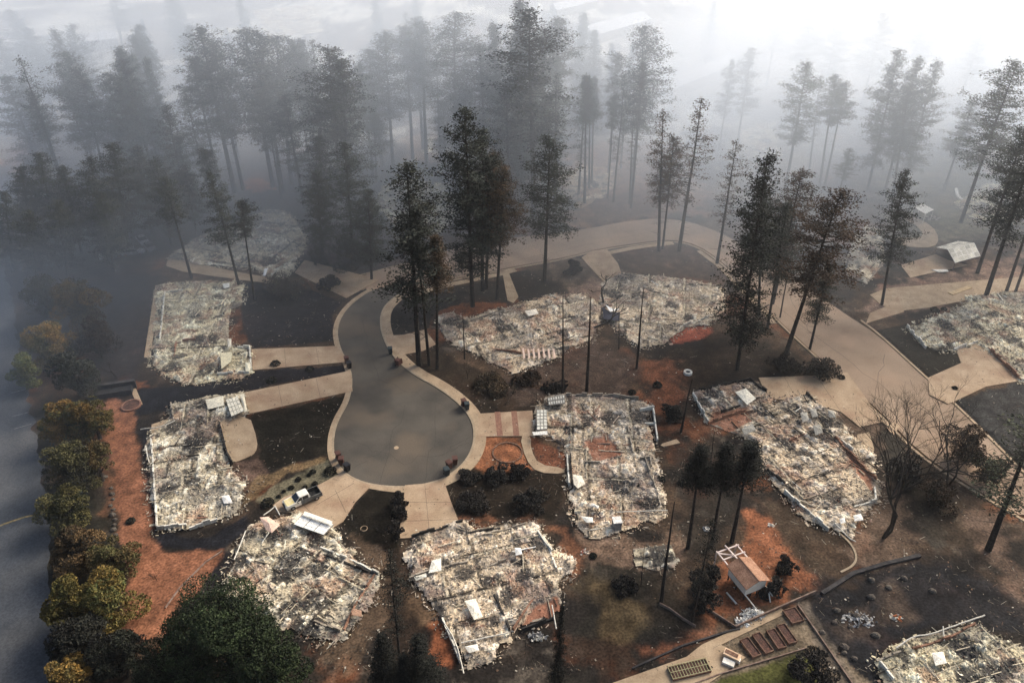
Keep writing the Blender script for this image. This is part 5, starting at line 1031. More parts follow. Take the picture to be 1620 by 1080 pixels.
bed.box((-2.72, 0, .80), (.07, 1.70, .70)).box((-1.05, 0, .82), (.06, 1.68, .64)).box((-1.88, 0, .48), (1.74, 1.68, .10))
bd = bed.obj('bed', M_SOOT, trk); MB().box((-1.88, 0, .56), (1.58, 1.66, .05)).obj('bed_floor', M_BEDL, bd)
for s_ in (-1, 1): MB().box((-1.88, s_ * .825, .85), (1.56, .015, .52)).obj('bed_liner_side', M_BEDL, bd)
MB().box((-2.84, 0, .52), (.14, 1.74, .18)).obj('rear_bumper', M_RIM, trk); MB().box((2.88, 0, .50), (.14, 1.74, .20)).obj('front_bumper', M_SOOT, trk)
MB().box((2.86, 0, .80), (.06, 1.0, .24)).obj('grille', M_BEDL, trk)
for x in (1.88, -1.86):
    for s_ in (-1, 1):
        wobj = MB().tube([(x, s_ * .74, .38), (x, s_ * .76, .38), (x, s_ * .95, .38), (x, s_ * .97, .38)], [.30, .38, .38, .30], 20).obj('wheel', M_TYRE, trk)
        MB().tube([(x, s_ * .965, .38), (x, s_ * .99, .38)], [.22, .20], 12).obj('rim', M_RIM, wobj)
        ar = MB()
        A = [(x + .46 * math.cos(t), s_ * .965, .40 + .46 * math.sin(t)) for t in np.linspace(.05, math.pi - .05, 9)]
        ar.tube(A, .045, 4); ar.obj('wheel_arch', M_SOOT if x < 0 else M_CREAM, trk)

# ------------------------------------------------------------------ shed with its frame
xf, yf = G(1186, 930); shed = empty('garden_shed', 'cream garden shed with a brown two-slope roof and broken white frame on red soil', 'shed', (xf, yf, 0), 0)
A_, B_, C_ = np.array(G(1176, 949)), np.array(G(1209, 936)), np.array(G(1157, 915))
ex = (B_ - A_) / np.linalg.norm(B_ - A_); eyd = np.array([-ex[1], ex[0]]); SW = 3.1; SL = 3.5; sc0 = A_ - np.array([xf, yf])
def S(u, v, z): p = sc0 + ex * u + eyd * v; return (p[0], p[1], z)
M_SHW = mat('cream_siding', (.74, .69, .58), (.84, .80, .70), .8, .8, fine=.06)
M_ROOF = mat('brown_shingle', (.26, .14, .09), (.38, .22, .145), 1.2, .95, fine=.3, fine_scale=6)
M_BEAM = mat('pinkish_beam', (.60, .48, .44), (.74, .66, .62), 1.5, .8)
F0, EV, RD = .95, 2.5, 3.2
b = MB()
for u0 in (0, SW - .12):
    b.add([S(u0, 0, F0), S(u0 + .12, 0, F0), S(u0 + .12, SL, F0), S(u0, SL, F0), S(u0, 0, EV), S(u0 + .12, 0, EV), S(u0 + .12, SL, EV), S(u0, SL, EV)], BOXQ)
for v0 in (0, SL - .12):
    P = [(0.12, F0), (SW - .12, F0), (SW - .12, EV), (SW / 2, RD - .06), (.12, EV)]
    V = [S(u, v0 + .001, z) for u, z in P] + [S(u, v0 + .12, z) for u, z in P]
    b.add(V, [(0, 1, 2, 3, 4), (9, 8, 7, 6, 5)] + [(i, 5 + i, 5 + (i + 1) % 5, (i + 1) % 5) for i in range(5)])
b.obj('wall', M_SHW, shed)
b = MB()
for u0 in (.05, 1.0, 2.0, SW - .17):
    for v0 in (.05, 1.7, SL - .2): b.add([S(u0, v0, -.1), S(u0 + .12, v0, -.1), S(u0 + .12, v0 + .12, -.1), S(u0, v0 + .12, -.1), S(u0, v0, F0 - .12), S(u0 + .12, v0, F0 - .12), S(u0 + .12, v0 + .12, F0 - .12), S(u0, v0 + .12, F0 - .12)], BOXQ)
b.obj('stilts', M_BLACK, shed)
b = MB(); b.add([S(.02, .02, F0 - .12), S(SW - .02, .02, F0 - .12), S(SW - .02, SL - .02, F0 - .12), S(.02, SL - .02, F0 - .12), S(.02, .02, F0 - .002), S(SW - .02, .02, F0 - .002), S(SW - .02, SL - .02, F0 - .002), S(.02, SL - .02, F0 - .002)], BOXQ); b.obj('floor_frame', M_BLACK, shed)
for s_ in (0, 1):
    u_e, z_e = (-.28, EV - .12) if s_ == 0 else (SW + .28, EV - .12)
    V = [S(u_e, -.3, z_e + .02), S(SW / 2, -.3, RD + .0), S(SW / 2, SL + .3, RD + .0), S(u_e, SL + .3, z_e + .02)]; V += [(x, y, z + .1) for x, y, z in V]
    b = MB(); b.add(V, BOXQ); b.obj('roof', M_ROOF, shed)
b = MB(); b.beam(S(SW / 2, -.33, RD + .10), S(SW / 2, SL + .33, RD + .10), .16, .06); b.obj('ridge_cap', M_ROOF, shed)
for i, (p, q) in enumerate((((0, SL + .3, 2.4), (0, SL + 2.8, 2.4)), ((SW, SL + .3, 2.4), (SW, SL + 2.8, 2.4)), ((SW / 2, SL + .1, 2.75), (SW / 2 - .1, SL + 3.0, 2.65)), ((-.2, SL + 2.5, 2.52), (SW + .2, SL + 2.5, 2.52)), ((-.2, SL + 1.2, 2.52), (SW + .2, SL + 1.2, 2.52)), ((-.1, SL + 2.4, 2.45), (SW / 2, SL + 1.4, 2.45)))):
    MB().beam(S(*p), S(*q), .16, .12).obj('frame_beam', M_BEAM, shed)
for u, v in ((0, SL + 2.7), (SW, SL + 2.7)): MB().beam(S(u, v, 0), S(u, v, 2.45), .13).obj('frame_post', M_BEAM, shed)
for p, q in ((S(-.05, -.02, 1.2), S(.6, -1.7, .1)), (S(SW + .05, -.02, 1.2), S(SW + .5, -1.1, .3)), (S(SW - .2, -1.6, .05), S(SW - .05, -.9, .9))): MB().beam(p, q, .12).obj('broken_leg', M_WHITE, shed)
x, y = G(1158, 947); tag(MB().beam((x - .5, y + .9, .12), (x + .35, y - .8, .12), .2, .14).obj('fallen_board', M_WHITE), 'short white board lying on red soil left of the shed', 'board')

# ------------------------------------------------------------------ white debris by the garden wall, chest, beds, walls
def heap(px, py, label, cat, name, rad, cols_, n=60, h=.7, seed=1, sz=.35):
    rg = np.random.default_rng(seed); x, y = G(px, py); b = MB()
    th = rg.uniform(0, 6.28, n); q = rg.random(n) ** .6; c = np.c_[np.cos(th) * q * rad[0], np.sin(th) * q * rad[1], np.clip((1 - q) * h * rg.random(n), .05, 9)]
    Rm = rotz(rg.uniform(0, 6, n)) @ rotx(rg.normal(0, .6, n)) @ roty(rg.normal(0, .5, n))
    b.boxes(c, np.c_[rg.uniform(.5, 1.6, n) * sz, rg.uniform(.3, 1, n) * sz, rg.uniform(.05, .35, n) * sz], Rm, np.array(cols_)[rg.integers(0, len(cols_), n)] * rg.uniform(.8, 1.1, (n, 1)))
    b.add(*leaf_faces(c + rg.normal(0, .15, c.shape), np.full(n, sz * .6), rg), (.4, .38, .35))
    o = b.obj(name, M_VC); o.location = (x, y, 0); return tag(o, label, cat)
heap(1191, 972, 'white crumpled debris heap below the shed, upper larger one', 'debris heap', 'debris_heap', (1.5, .9), [(.85, .84, .80), (.75, .74, .70), (.5, .5, .48)], 90, .8, 1)
heap(1175, 985, 'white crumpled debris heap in the fence corner, lower smaller one', 'debris heap', 'debris_heap', (1.0, .7), [(.85, .84, .80), (.7, .7, .66)], 60, .6, 2)
heap(1118, 838, 'small white crumpled sheet among the black firs', 'debris', 'crumpled_sheet', (.5, .4), [(.7, .7, .68)], 14, .3, 3)
heap(1220, 831, 'small cream scrap at the top of the red soil', 'debris', 'crumpled_sheet', (.4, .3), [(.85, .78, .66)], 12, .3, 4)
heap(1358, 980, 'grey white rubble spot in the dark yard beside the lower right ruin', 'debris heap', 'debris_heap', (2.2, 1.2), [(.4, .4, .4), (.2, .2, .2), (.6, .58, .55)], 90, .4, 5, .3)
heap(1417, 977, 'orange and white box scrap in the dark yard', 'debris', 'crumpled_sheet', (.7, .5), [(.8, .7, .55), (.5, .16, .06)], 20, .5, 6)
heap(925, 873, 'small pale scrap behind the lower ruin', 'debris', 'crumpled_sheet', (.6, .4), [(.6, .5, .42), (.3, .12, .08)], 16, .3, 7)
heap(850, 1009, 'grey sheet scraps at the lower right corner of the lower ruin', 'debris', 'crumpled_sheet', (1.2, .8), [(.15, .15, .16), (.3, .3, .28)], 40, .4, 8)
heap(905, 680, 'white stones on the small brown island by the curved footpath', 'debris', 'scattered_stones', (.9, .9), [(.6, .5, .4)], 8, .2, 9)
def fbox(px0, px1, wd_, h, label, cat, name, mt=None, col=None, z=0):
    p, q = G(*px0), G(*px1); o = MB().beam((*p, z + h / 2), (*q, z + h / 2), wd_, h, col or (.3, .3, .3)).obj(name, mt or M_WALL); return tag(o, label, cat)
# chest and lid
x, y = G(1157, 1040); ch = empty('wooden_chest', 'tan open wooden chest with a brown interior on the garden path', 'chest', (x, y, .13), -.55)
MB().box((0, 0, .3), (1.9, .9, .6)).obj('box', mat('tan_wood', (.62, .42, .26), (.74, .56, .40), 2, .8), ch); MB().box((-.1, .05, .62), (1.5, .5, .05)).obj('interior', M_RUST, ch)
MB().box((.98, -.2, .25), (.16, .5, .5)).obj('end_board', M_WHITE, ch)
x, y = G(1152, 1050); tag(MB().box((x, y, .30), (1.35, .75, .35), -.5).obj('white_lid', M_WHITE), 'white rectangular lid lying before the tan chest', 'lid')
M_SOIL = mat('bed_soil', (.05, .03, .025), (.12, .06, .045), 2, .95, fine=.4, bump=.6)
for i, (a, c_, w_, l) in enumerate((((1247, 965), (1262, 986), 1.7, 'dark raised bed at the top corner of the garden, apart from the others'), ((1176, 1012), (1197, 1040), 1.1, 'first raised bed from the left in the garden row'), ((1195, 1004), (1217, 1034), 1.1, 'second raised bed from the left in the garden row'),
        ((1218, 998), (1237, 1027), 1.1, 'third raised bed from the left in the garden row'), ((1234, 990), (1254, 1019), 1.1, 'rightmost raised bed of the garden row'), ((1060, 1068), (1120, 1054), 1.6, 'raised bed with a pale trellis at the bottom edge'))):
    p, q = np.array(G(*a)), np.array(G(*c_)); e = empty('raised_bed', l, 'raised bed', (*((p + q) / 2), 0), math.atan2(*(q - p)[::-1]), 'raised garden beds'); Lb = np.linalg.norm(q - p)
    b = MB(); b.box((0, w_ / 2, .22), (Lb, .07, .44)).box((0, -w_ / 2, .22), (Lb, .07, .44)).box((Lb / 2 - .035, 0, .22), (.07, w_ - .08, .43)).box((-Lb / 2 + .035, 0, .22), (.07, w_ - .08, .43)); b.obj('bed_frame', M_RUST, e)
    MB().box((0, 0, .16), (Lb - .16, w_ - .09, .32)).obj('soil', M_SOIL, e)
    if i == 5:
        b = MB()
        for k in range(14): b.beam((-Lb / 2 + Lb * k / 13, -w_ / 2, .5), (-Lb / 2 + Lb * k / 13, w_ / 2, .55), .05, .04)
        for k in range(3): b.beam((-Lb / 2, -w_ / 2 + w_ * k / 2, .6), (Lb / 2, -w_ / 2 + w_ * k / 2, .6), .05, .04)
        b.obj('trellis', mat('trellis_paint', (.30, .30, .16), (.45, .44, .26), 2), e)
def wall_run(pts, wd_, h, label, cat='low wall', name='low_wall', mt=None):
    b = MB(); Q = PW(pts)
    b.ribbon(Q, wd_, 0, h); return tag(b.obj(name, mt or M_WALL), label, cat)
M_DKWALL = mat('sooty_block', (.02, .02, .022), (.06, .055, .055), 1.5)
M_FENCE = mat('scorched_board', (.14, .09, .07), (.26, .19, .15), 2)
wall_run([(1043, 956), (1060, 965), (1080, 980), (1100, 992)], .12, .45, 'low board edging running down left to the fence corner below the shed', 'board edging', 'board_edging', M_FENCE)
wall_run([(1104, 955), (1160, 991), (1163, 993)], .12, .45, 'board edging left below the shed, ending at the white debris', 'board edging', 'board_edging', M_FENCE)
wall_run([(1163, 994), (1262, 950), (1290, 938)], .16, .6, 'low board fence between the shed yard and the garden', 'fence', 'board_fence', M_FENCE)
wall_run([(1000, 1058), (1080, 1022), (1150, 1000), (1170, 995)], .2, .3, 'dark edging left of the garden path', 'edging', 'garden_edging', M_DKWALL)
wall_run([(1100, 1081), (1140, 1066), (1274, 1026), (1310, 1082)], .14, .25, 'timber edging round the green lawn at the bottom', 'edging', 'lawn_edging', M_FENCE)
wall_run([(1262, 958), (1350, 1085)], .16, .3, 'edging between the garden and the dark yard', 'edging', 'garden_edging', M_FENCE)
wall_run([(1300, 940), (1350, 908), (1400, 893), (1455, 880)], .5, .4, 'dark stone edging above the dark yard at the lower right', 'stone edging', 'stone_edging', M_DKWALL)
wall_run([(262, 962), (285, 930), (325, 890), (352, 872)], .16, .22, 'dark stepped edging between red soil and the ruin at the lower left', 'edging', 'garden_edging', M_FENCE)
rw = empty('retaining_wall', 'long black retaining wall at the top of the red soil strip', 'retaining wall', (*G(186, 616), 0))
p, q = np.array(G(155, 622)) - np.array(G(186, 616)), np.array(G(217, 613)) - np.array(G(186, 616))
MB().beam((*p, .8), (*q, .8), .5, 1.6).obj('wall', M_BLACK, rw); MB().beam((*p, 1.66), (*q, 1.66), .7, .12).obj('coping', M_DKWALL, rw); MB().beam((p[0] + .2, p[1] - 1.2, .5), (q[0] - .2, q[1] - 1.2, .5), 1.6, 1.0).obj('planter_terrace', M_BLACK, rw)
def ring_obj(px, py, r_, w_, h, mt, label, cat, name, n=28, inner=None):
    x, y = G(px, py); e = None; b = MB(); t = np.linspace(0, 2 * math.pi, n + 1)
    for k in range(n):
        a0, a1 = t[k], t[k + 1] - .02; V = [(r0 * math.cos(a), r0 * math.sin(a), z) for z in (0, h) for r0, a in ((r_, a0), (r_ + w_, a0), (r_ + w_, a1), (r_, a1))]; b.add(V, BOXQ, np.array((1, 1, 1)) * random.uniform(.8, 1.1))
    if inner: 
        e = empty(name, label, cat, (x, y, 0)); b.obj('rim', mt, e); MB().tube([(0, 0, 0), (0, 0, h * .6)], r_, 20).obj('filling', inner, e)
    else: e = b.obj(name, mt); e.location = (x, y, 0); tag(e, label, cat)
    return e
ring_obj(1088, 591, .42, .35, .5, M_WHITE, 'white ring shaped basin on burnt ground left of the walled room', 'basin', 'round_basin', inner=M_BLACK)
ring_obj(208, 642, 1.35, .25, .3, M_BRICK, 'round brick edged flower bed beside the red soil strip', 'flower bed', 'round_flower_bed', inner=M_SOIL)
ring_obj(576, 836, .42, .08, .12, M_WALK, 'small pale ring lying on the dark lawn beside the white garage door ruin', 'ring', 'stone_ring')
ring_obj(803, 716, 2.2, .22, .16, M_RUST, 'ring of dark stones on the orange soil by the circle', 'stone ring', 'stone_ring', 34)
x, y = G(627, 708); tag(MB().tube([(x, y, 0.0), (x, y, .03)], .38, 18, (1, 1, 1)).obj('manhole_cover', M_WALK), 'small pale round cover in the middle of the turning circle', 'manhole cover')
# rocks
def rock(px, py, s_, label, mt, group, seed):
    rg = np.random.default_rng(seed); b = MB(); n = 7; V = []; x, y = G(px, py)
    for j, (r_, z) in enumerate(((.9, 0), (1.0, .35), (.75, .75), (.3, .95))):
        for k in range(n): a = k / n * 6.283; q = r_ * rg.uniform(.8, 1.2); V.append((math.cos(a) * q * s_, math.sin(a) * q * s_ * .8, z * s_ * rg.uniform(.8, 1)))
    F = [(j * n + k, j * n + (k + 1) % n, (j + 1) * n + (k + 1) % n, (j + 1) * n + k) for j in range(3) for k in range(n)] + [tuple(3 * n + k for k in range(n))]
    b.add(V, F); o = b.obj('boulder', mt); o.location = (x, y, -.02); return tag(o, label, 'boulder', group)
M_ROCK = mat('pale_rock', (.05, .045, .04), (.15, .125, .10), 1.5, .95, fine=.3, objrand=.2)
for k, (x, y) in enumerate(((176, 772), (177, 782), (179, 790), (175, 800), (180, 806), (178, 815), (182, 822), (181, 830), (180, 838), (183, 846), (179, 853), (176, 862), (166, 755))):
    rock(x, y, random.uniform(.3, .5), 'small pale rock in the line of rocks left of the red soil strip', M_ROCK, 'line of rocks left of the red strip', 600 + k)
for k, (x, y, s_, l) in enumerate(((1354, 975, .7, 'tan boulder in the dark yard, left of the rubble spot'), (1324, 966, .6, 'brown boulder near the top left of the dark yard'), (1334, 1024, .8, 'round boulder low in the dark yard'), (1385, 1006, .7, 'pale boulder just left of the lower right ruin'), (1335, 1033, .5, 'reddish boulder under the round one in the dark yard'),
        (1320, 985, .5, 'boulder at the left border of the dark yard'), (1345, 992, .45, 'boulder between the tan one and the round one'), (1405, 930, .6, 'boulder near the top of the dark yard'), (1378, 945, .7, 'boulder in the upper left of the dark yard'), (1300, 1000, .5, 'boulder beside the garden edging'),
        (1378, 918, .7, 'dark boulder under the stone edging'), (1430, 915, .6, 'dark boulder right of the others under the stone edging'), (1352, 1042, .5, 'lowest boulder of the dark yard'), (1475, 935, .6, 'lone boulder in the right half of the dark yard'))):
    rock(x, y, s_ * .8, l, M_ROCK, 'boulders in the dark yard', 640 + k)
# bins round the circle
def wheelie(px, py, rz, col, label, fallen=False, s_=1.0):
    x, y = G(px, py); e = empty('wheeled_bin', label, 'wheeled bin', (x, y, .12 if not fallen else .42), rz, 'burned bins along the kerb')
    if fallen: e.rotation_euler = (R(82), 0, rz)
    e.scale = (s_,) * 3; m_ = mat('bin_plastic', tuple(c * .7 for c in col), col, 2, .6)
    b = MB(); V = [(sx * a, sy * a2, z) for z, a, a2 in ((.08, .24, .26), (1.0, .31, .36)) for sx, sy in ((-1, -1), (1, -1), (1, 1), (-1, 1))]; b.add(V, BOXQ); b.obj('body', m_, e)
    b = MB(); b.box((0, .02, 1.035), (.68, .78, .06)).box((0, .02, 1.08), (.5, .58, .04)).beam((-.3, .44, 1.0), (.3, .44, 1.0), .05); b.obj('lid', m_, e)
    for sx in (-1, 1): MB().tube([(sx * .25, .28, .12), (sx * .31, .28, .12)], .12, 10).obj('wheel', M_TYRE, e)
TEAL, DK, RB = (.035, .05, .055), (.02, .02, .024), (.10, .045, .035)
for a in ((549, 575, .3, RB, 'dark red bin on the left kerb above the narrow dark wedge', 0), (553, 583, .5, DK, 'black bin on the left kerb at the narrow dark wedge', 0), (618, 560, .2, TEAL, 'blue grey bin on the right kerb of the neck', 0), (627, 572, .8, RB, 'rust brown bin lying on the right kerb of the neck', 1), (630, 579, 1.1, RB, 'second rust brown bin below the lying one on the neck', 0),
          (734, 643, .4, RB, 'dark red bin left of a pair on the upper right kerb of the circle', 0), (739, 648, .2, TEAL, 'teal bin right of a pair on the upper right kerb of the circle', 0), (711, 741, .7, RB, 'dark bin in the lower right trio, leftmost', 0), (720, 735, .2, RB, 'red brown bin in the lower right trio, uppermost', 0), (707, 752, .5, TEAL, 'teal bin in the lower right trio, lowest', 0),
          (536, 727, .5, RB, 'red brown bin at the lower left kerb, upper of the pair', 0), (541, 735, .1, RB, 'red brown bin at the lower left kerb, lower of the pair', 0), (550, 745, .8, DK, 'black bin at the mouth of the pickup driveway', 0)):
    wheelie(a[0], a[1], a[2], a[3], a[4], a[5], 1.25)
# round shrubs in the gravel bed and elsewhere
def bush(px, py, r_, label, seed, group='small round shrubs in the gravel bed', col=((.015, .016, .014), (.045, .045, .035))):
    X_, Y_ = G(px, py); rg = np.random.default_rng(seed); n = int(260 * r_ ** 1.2 + 120); v = rg.normal(size=(n, 3)); v /= np.linalg.norm(v, axis=1)[:, None]; v[:, 2] = np.abs(v[:, 2]) * .85
    P = v * r_ * rg.uniform(.55, 1.1, (n, 1)) ** .5; hue = rg.random((n, 1)); f = MB(); f.add(*leaf_faces(P, rg.uniform(.6, 1.2, n) * .16, rg, 1), np.repeat(np.array(col[0]) * (1 - hue) + np.array(col[1]) * hue, 4, 0))
    for k in range(7): f.tube([(0, 0, 0), tuple(v[k] * r_ * .8)], [.03, .01], 3, (.02, .018, .015), cap=False)
    o = f.obj('small_shrub', F_OAK); o.location = (X_, Y_, .05); return tag(o, label, 'shrub', group)
for k, (x, y, r_, l) in enumerate(((523, 747, 1.15, 'largest round shrub of the gravel bed, near the circle'), (424, 797, 1.1, 'round dark shrub at the left end of the pickup driveway'), (472, 759, .5, 'small shrub upper left in the gravel bed'), (483, 771, .35, 'tiny shrub in the middle of the gravel bed'), (498, 766, .5, 'round shrub right of the tiny one in the gravel bed'),
        (461, 772, .5, 'small shrub left of middle in the gravel bed'), (449, 778, .3, 'tiny shrub near the left tip of the gravel bed'), (495, 747, .55, 'flat twiggy shrub at the top of the gravel bed'), (489, 752, .35, 'green tuft beside the flat twiggy shrub'), (441, 786, .35, 'reddish tuft at the left tip of the gravel bed'))):
    bush(x, y, r_ * .85, l, 700 + k)
for k, (x, y, r_, l) in enumerate(((436, 577, .9, 'dark shrub in the wedge between the two left driveways'), (490, 585, .7, 'brownish shrub near the tip of the wedge between the left driveways'), (430, 603, .9, 'dark shrub above the lower left driveway'), (207, 825, .6, 'small dark shrub standing on the red soil strip'), (1493, 490, .6, 'dark shrub left of a pair beside the pale green ruin'), (1478, 492, .9, 'larger dark shrub of the pair beside the pale green ruin'),
        (1330, 598, .7, 'dark low spot bush beside the pale drive mouth'), (1510, 615, .5, 'small shrub on the kerb of the large driveway'), (860, 615, .6, 'small scorched shrub behind the white rafters'), (1000, 622, .7, 'small scorched shrub behind the grey rubble'), (1040, 610, .8, 'scorched shrub between two snags'), (1045, 760, .7, 'black shrub right of the grey rubble'), (1078, 765, .6, 'black shrub left of the three black firs'),
        (938, 880, .5, 'small black shrub near the pale scrap'), (1010, 770, .5, 'dark tuft inside the grey rubble'))):
    bush(x, y, r_, l, 730 + k, 'small scorched shrubs on the lots')
# carport roof and white canopy at the right
Q = [np.array(G(*p, 2.2)) for p in ((1482, 390), (1516, 380), (1540, 388), (1552, 402), (1512, 413), (1498, 398))]
cpo = empty('carport', 'collapsed carport with a white folded metal roof at the right', 'carport', (*G(1517, 412), 0)); o0 = np.array(G(1517, 412)); b = MB()
def rp(p, z): return (p[0] - o0[0], p[1] - o0[1], z)
P0, P1, P2, P3, P4, P5 = Q
for quad, zz in (((P0, P5, P2, P1), (1.9, 2.7, 2.7, 1.9)), ((P5, P4, P3, P2), (2.7, 1.7, 1.7, 2.7))):
    V = [rp(q, z) for q, z in zip(quad, zz)]; V += [(x, y, z + .12) for x, y, z in V]; rr = MB(); rr.add(V, BOXQ, (1, 1, 1)); ro = rr.obj('roof', M_WHITE, cpo); sm = MB()
    A4 = [np.array(v) for v in V[4:]]
    for i in range(5):
        for j in range(3):
            s0, s1, t0, t1 = (i + .1) / 5, (i + .9) / 5, (j + .1) / 3, (j + .9) / 3
            f_ = lambda s_, t: (A4[0] * (1 - s_) + A4[3] * s_) * (1 - t) + (A4[1] * (1 - s_) + A4[2] * s_) * t
            V2 = [f_(s0, t0), f_(s1, t0), f_(s1, t1), f_(s0, t1)]; V2 = [tuple(v + np.array([0, 0, .004])) for v in V2] + [tuple(v + np.array([0, 0, .03])) for v in V2]; sm.add(V2, BOXQ, np.array((.80, .76, .64)) * random.uniform(.55, 1.05))
    sm.obj('roof_panels', M_VC, ro)
for q, z in ((P0, 1.9), (P1, 1.9), (P3, 1.7), (P4, 1.7)): MB().beam(rp(q, -.1), rp(q, z), .14).obj('post', M_FENCE, cpo)
cno = empty('canopy', 'small white flat canopy on thin legs beside the looped drive', 'canopy', (*G(1462, 345), 0)); o0 = np.array(G(1462, 345))
Q = [np.array(G(*p, 2.4)) for p in ((1445, 328), (1457, 322), (1477, 332), (1464, 339))]
V = [rp(q, 2.4) for q in Q]; V += [(x, y, 2.52) for x, y, z in V]; MB().add(V, BOXQ).obj('roof', M_WHITE, cno)
for q in Q: MB().beam(rp(q * .999, -.05), rp(q * .999, 2.4), .12).obj('leg', M_WHITE, cno)
heap(1472, 345, 'tangled scrap on the ground below the white canopy', 'debris heap', 'debris_heap', (2.5, 1.6), [(.5, .45, .4), (.2, .16, .13)], 50, .8, 11, .5)
tag(MB().prism([G(1473, 428), G(1498, 428), G(1500, 431), G(1485, 432)], .12, .3).obj('concrete_slab', M_WHITE), 'small pale slab below the collapsed carport', 'slab')
p = PW([(1512, 300), (1514, 312), (1522, 318)]); tag(MB().ribbon(smooth(p, 2, False), .7, .05, .5).obj('curved_gutter', M_WHITE), 'pale curved strip beside the ruin at the upper right', 'gutter')
tag(MB().ribbon(PW([(1503, 466), (1534, 455)]), 1.1, .05, .25).obj('plank_pile', mat('yellow_board', (.40, .28, .16), (.52, .40, .24), 1)), 'yellow boards lying above the pale green ruin', 'boards')
# burned vehicles in the dark wood at the left
def wreck(px, py, rz, col, label, s_=1.0):
    e = empty('burned_car', label, 'burned car', (*G(px, py), 0), rz, 'burned vehicles in the dark wood'); e.scale = (s_,) * 3
    m_ = mat('burned_paint', col, tuple(c * .5 for c in col), 1.5, .7, lo=.45, hi=.6)
    b = MB(); hull(b, [(-2.2, .3), (2.2, .3), (2.25, .6), (1.9, .82), (.9, .9), (-1.6, .92), (-2.2, .85)], [.84, .84, .82, .80, .85, .85, .82]); b.obj('body', m_, e)
    b = MB(); hull(b, [(.85, .91), (.25, 1.36), (-1.0, 1.38), (-1.55, .93)], [.78, .62, .62, .76]); b.obj('cabin', M_BLACK, e); b = MB(); b.box((-.38, 0, 1.40), (1.2, 1.2, .04)); b.obj('roof', m_, e)
    for x in (1.4, -1.35):
        for sy in (-1, 1): MB().tube([(x, sy * .72, .3), (x, sy * .9, .3)], .28, 10).obj('wheel', M_RUST, e)
wreck(227, 384, -.9, (.42, .42, .44), 'pale burned car, uppermost of the wrecks in the dark wood', 1.15)
wreck(238, 394, -.9, (.25, .26, .28), 'grey burned car directly below the uppermost wreck', 1.1)
wreck(176, 407, .5, (.45, .45, .46), 'pale burned car at the left end of the wrecks', 1.1)
wreck(212, 402, .2, (.35, .35, .37), 'pale burned car between the left wreck and the upper two', 1.1)
# far buildings in the smoke
def farb(pl, h, label, col=(.55, .54, .54), name='long_building', z0=0):
    P = PW(pl); c = np.mean(np.array(P), 0); e = empty(name, label, 'building', (*c, 0)); Q = [np.array(p) - c for p in P]
    MB().prism([tuple(q * .97) for q in Q], -1, h).obj('wall', M_WALL, e)
    m01, m23 = (Q[0] + Q[3]) / 2, (Q[1] + Q[2]) / 2; b = MB()
    for quad in ((Q[0], Q[1], m23, m01), (m01, m23, Q[2], Q[3])):
        hh = [h, h, h + 2.2, h + 2.2] if quad[0] is Q[0] else [h + 2.2, h + 2.2, h, h]; V = [(*q, z) for q, z in zip(quad, hh)]; V += [(x, y, z + .25) for x, y, z in V]; b.add(V, BOXQ)
    b.obj('roof', mat('pale_roof', tuple(c_ * .85 for c_ in col), col, .1), e)
farb([(1046, 148), (1158, 100), (1162, 118), (1062, 160)], 4, 'long pale roofed building in smoke at the top right of centre')
farb([(915, 58), (1000, 34), (1030, 44), (940, 72)], 4, 'pale roofed building in smoke at the top centre, behind the firs')
farb([(868, 22), (930, 8), (945, 14), (880, 30)], 4, 'faint roofed building touching the top edge at the centre')
farb([(130, 72), (185, 66), (190, 76), (135, 82)], 4, 'faint roofed building in smoke at the top left')
# flames at the left edge
x, y = G(0, 262); fl = MB(); rg = np.random.default_rng(5)
for k in range(7):
    ox, oy = rg.uniform(-3.2, .2), rg.uniform(-1, 1); hh = rg.uniform(5, 11); zz = np.linspace(0, hh, 7); wob = np.cumsum(rg.normal(0, .22, 7))
    fl.tube(np.c_[ox + wob, np.full(7, oy), zz], np.array([.5, .9, .95, .75, .5, .25, .04]) * .8, 7)
MF = bpy.data.materials.new('flame'); MF.use_nodes = True; bs = MF.node_tree.nodes['Principled BSDF']; bs.inputs['Base Color'].default_value = (0, 0, 0, 1); bs.inputs['Emission Color'].default_value = (1, .62, .12, 1); bs.inputs['Emission Strength'].default_value = 3.0
o = fl.obj('flames', MF, smooth=True); o.location = (x - .6, y, 0); tag(o, 'bright yellow flames burning at the left edge of the picture', 'flames')

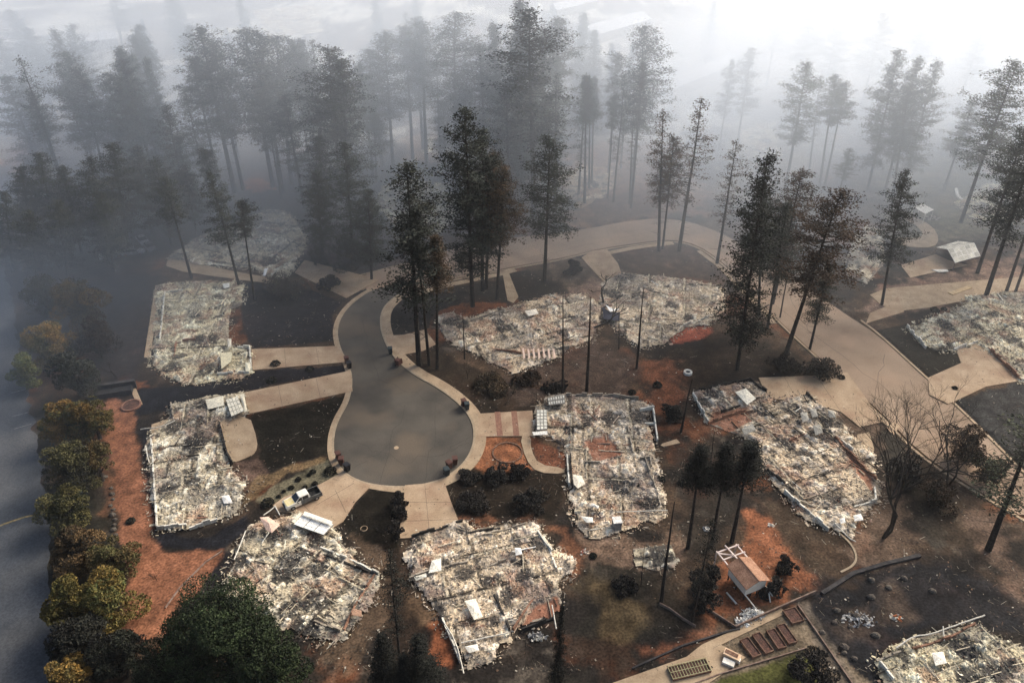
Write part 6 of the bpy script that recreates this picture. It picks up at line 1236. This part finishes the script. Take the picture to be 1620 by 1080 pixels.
# ------------------------------------------------------------------ air: even haze and banks of smoke
hz = MB().box((100, 560, 41), (2600, 1900, 85))
tag(hz.obj('haze', volume('haze_air', (.90, .93, .98), .00013, .55)), kind='stuff')
def smoke(name, x0, x1, y0, y1, top, front, side, color, dens, seed, aniso=.5, n=46):
    """closed rolling bank of smoke lying on the ground: thin at its rim, deep inside"""
    xs = np.linspace(x0, x1, n); ys = np.linspace(y0, y1, n); A, B = np.meshgrid(xs, ys)
    sh = 12 * ss(A, 0, 110) + 30 * (fbm(A / 60, B / 60, seed + 3, 2) - .5) if name != 'low_smoke' else 0
    f = ss(B - sh, y0, y0 + front) * ss(-B, -y1, -y1 + side[2]) * ss(A, x0, x0 + side[0]) * ss(-A, -x1, -x1 + side[1])
    Hh = top * f * np.clip(.30 + .95 * fbm(A / 50 + 9, B / 50, seed, 3), .45, 1) - .9
    idx = np.arange(n * n).reshape(n, n); V = np.concatenate([np.stack([A, B, Hh], -1).reshape(-1, 3), np.stack([A, B, np.full_like(A, -1.0)], -1).reshape(-1, 3)])
    Ft = np.stack([idx[:-1, :-1], idx[:-1, 1:], idx[1:, 1:], idx[1:, :-1]], -1).reshape(-1, 4); Fb = Ft[:, ::-1] + n * n
    rim = [(idx[0, i + 1], idx[0, i]) for i in range(n - 1)] + [(idx[-1, i], idx[-1, i + 1]) for i in range(n - 1)] + [(idx[i, 0], idx[i + 1, 0]) for i in range(n - 1)] + [(idx[i + 1, -1], idx[i, -1]) for i in range(n - 1)]
    Fr = np.array([(a, b_, b_ + n * n, a + n * n) for a, b_ in rim]); b = MB(); b.add(V, np.concatenate([Ft, Fb, Fr]))
    tag(b.obj(name, volume('smoke_' + name, color, dens, aniso), smooth=True), kind='stuff')
smoke('smoke_bank', -1100, 1250, 155, 1400, 78, 75, (60, 60, 200), (.60, .67, .775), .0019, 5, .25, n=70)
smoke('drifting_smoke', -260, 380, 140, 270, 78, 52, (90, 110, 60), (.83, .90, .99), .0094, 15, .30, n=70)
smoke('sunlit_smoke', 10, 560, 150, 340, 77, 60, (70, 110, 110), (.84, .88, .93), .0074, 25, .35, n=60)
smoke('thin_smoke', -330, 420, 92, 330, 72, 60, (120, 120, 90), (.84, .91, 1.0), .0028, 35, .35, n=50)
smoke('low_smoke', -420, 22, 110, 270, 54, 80, (60, 110, 90), (.78, .87, .99), .0036, 8)
smoke('roadside_smoke', -300, -44, 10, 220, 24, 60, (60, 40, 80), (.66, .79, .97), .0046, 12)
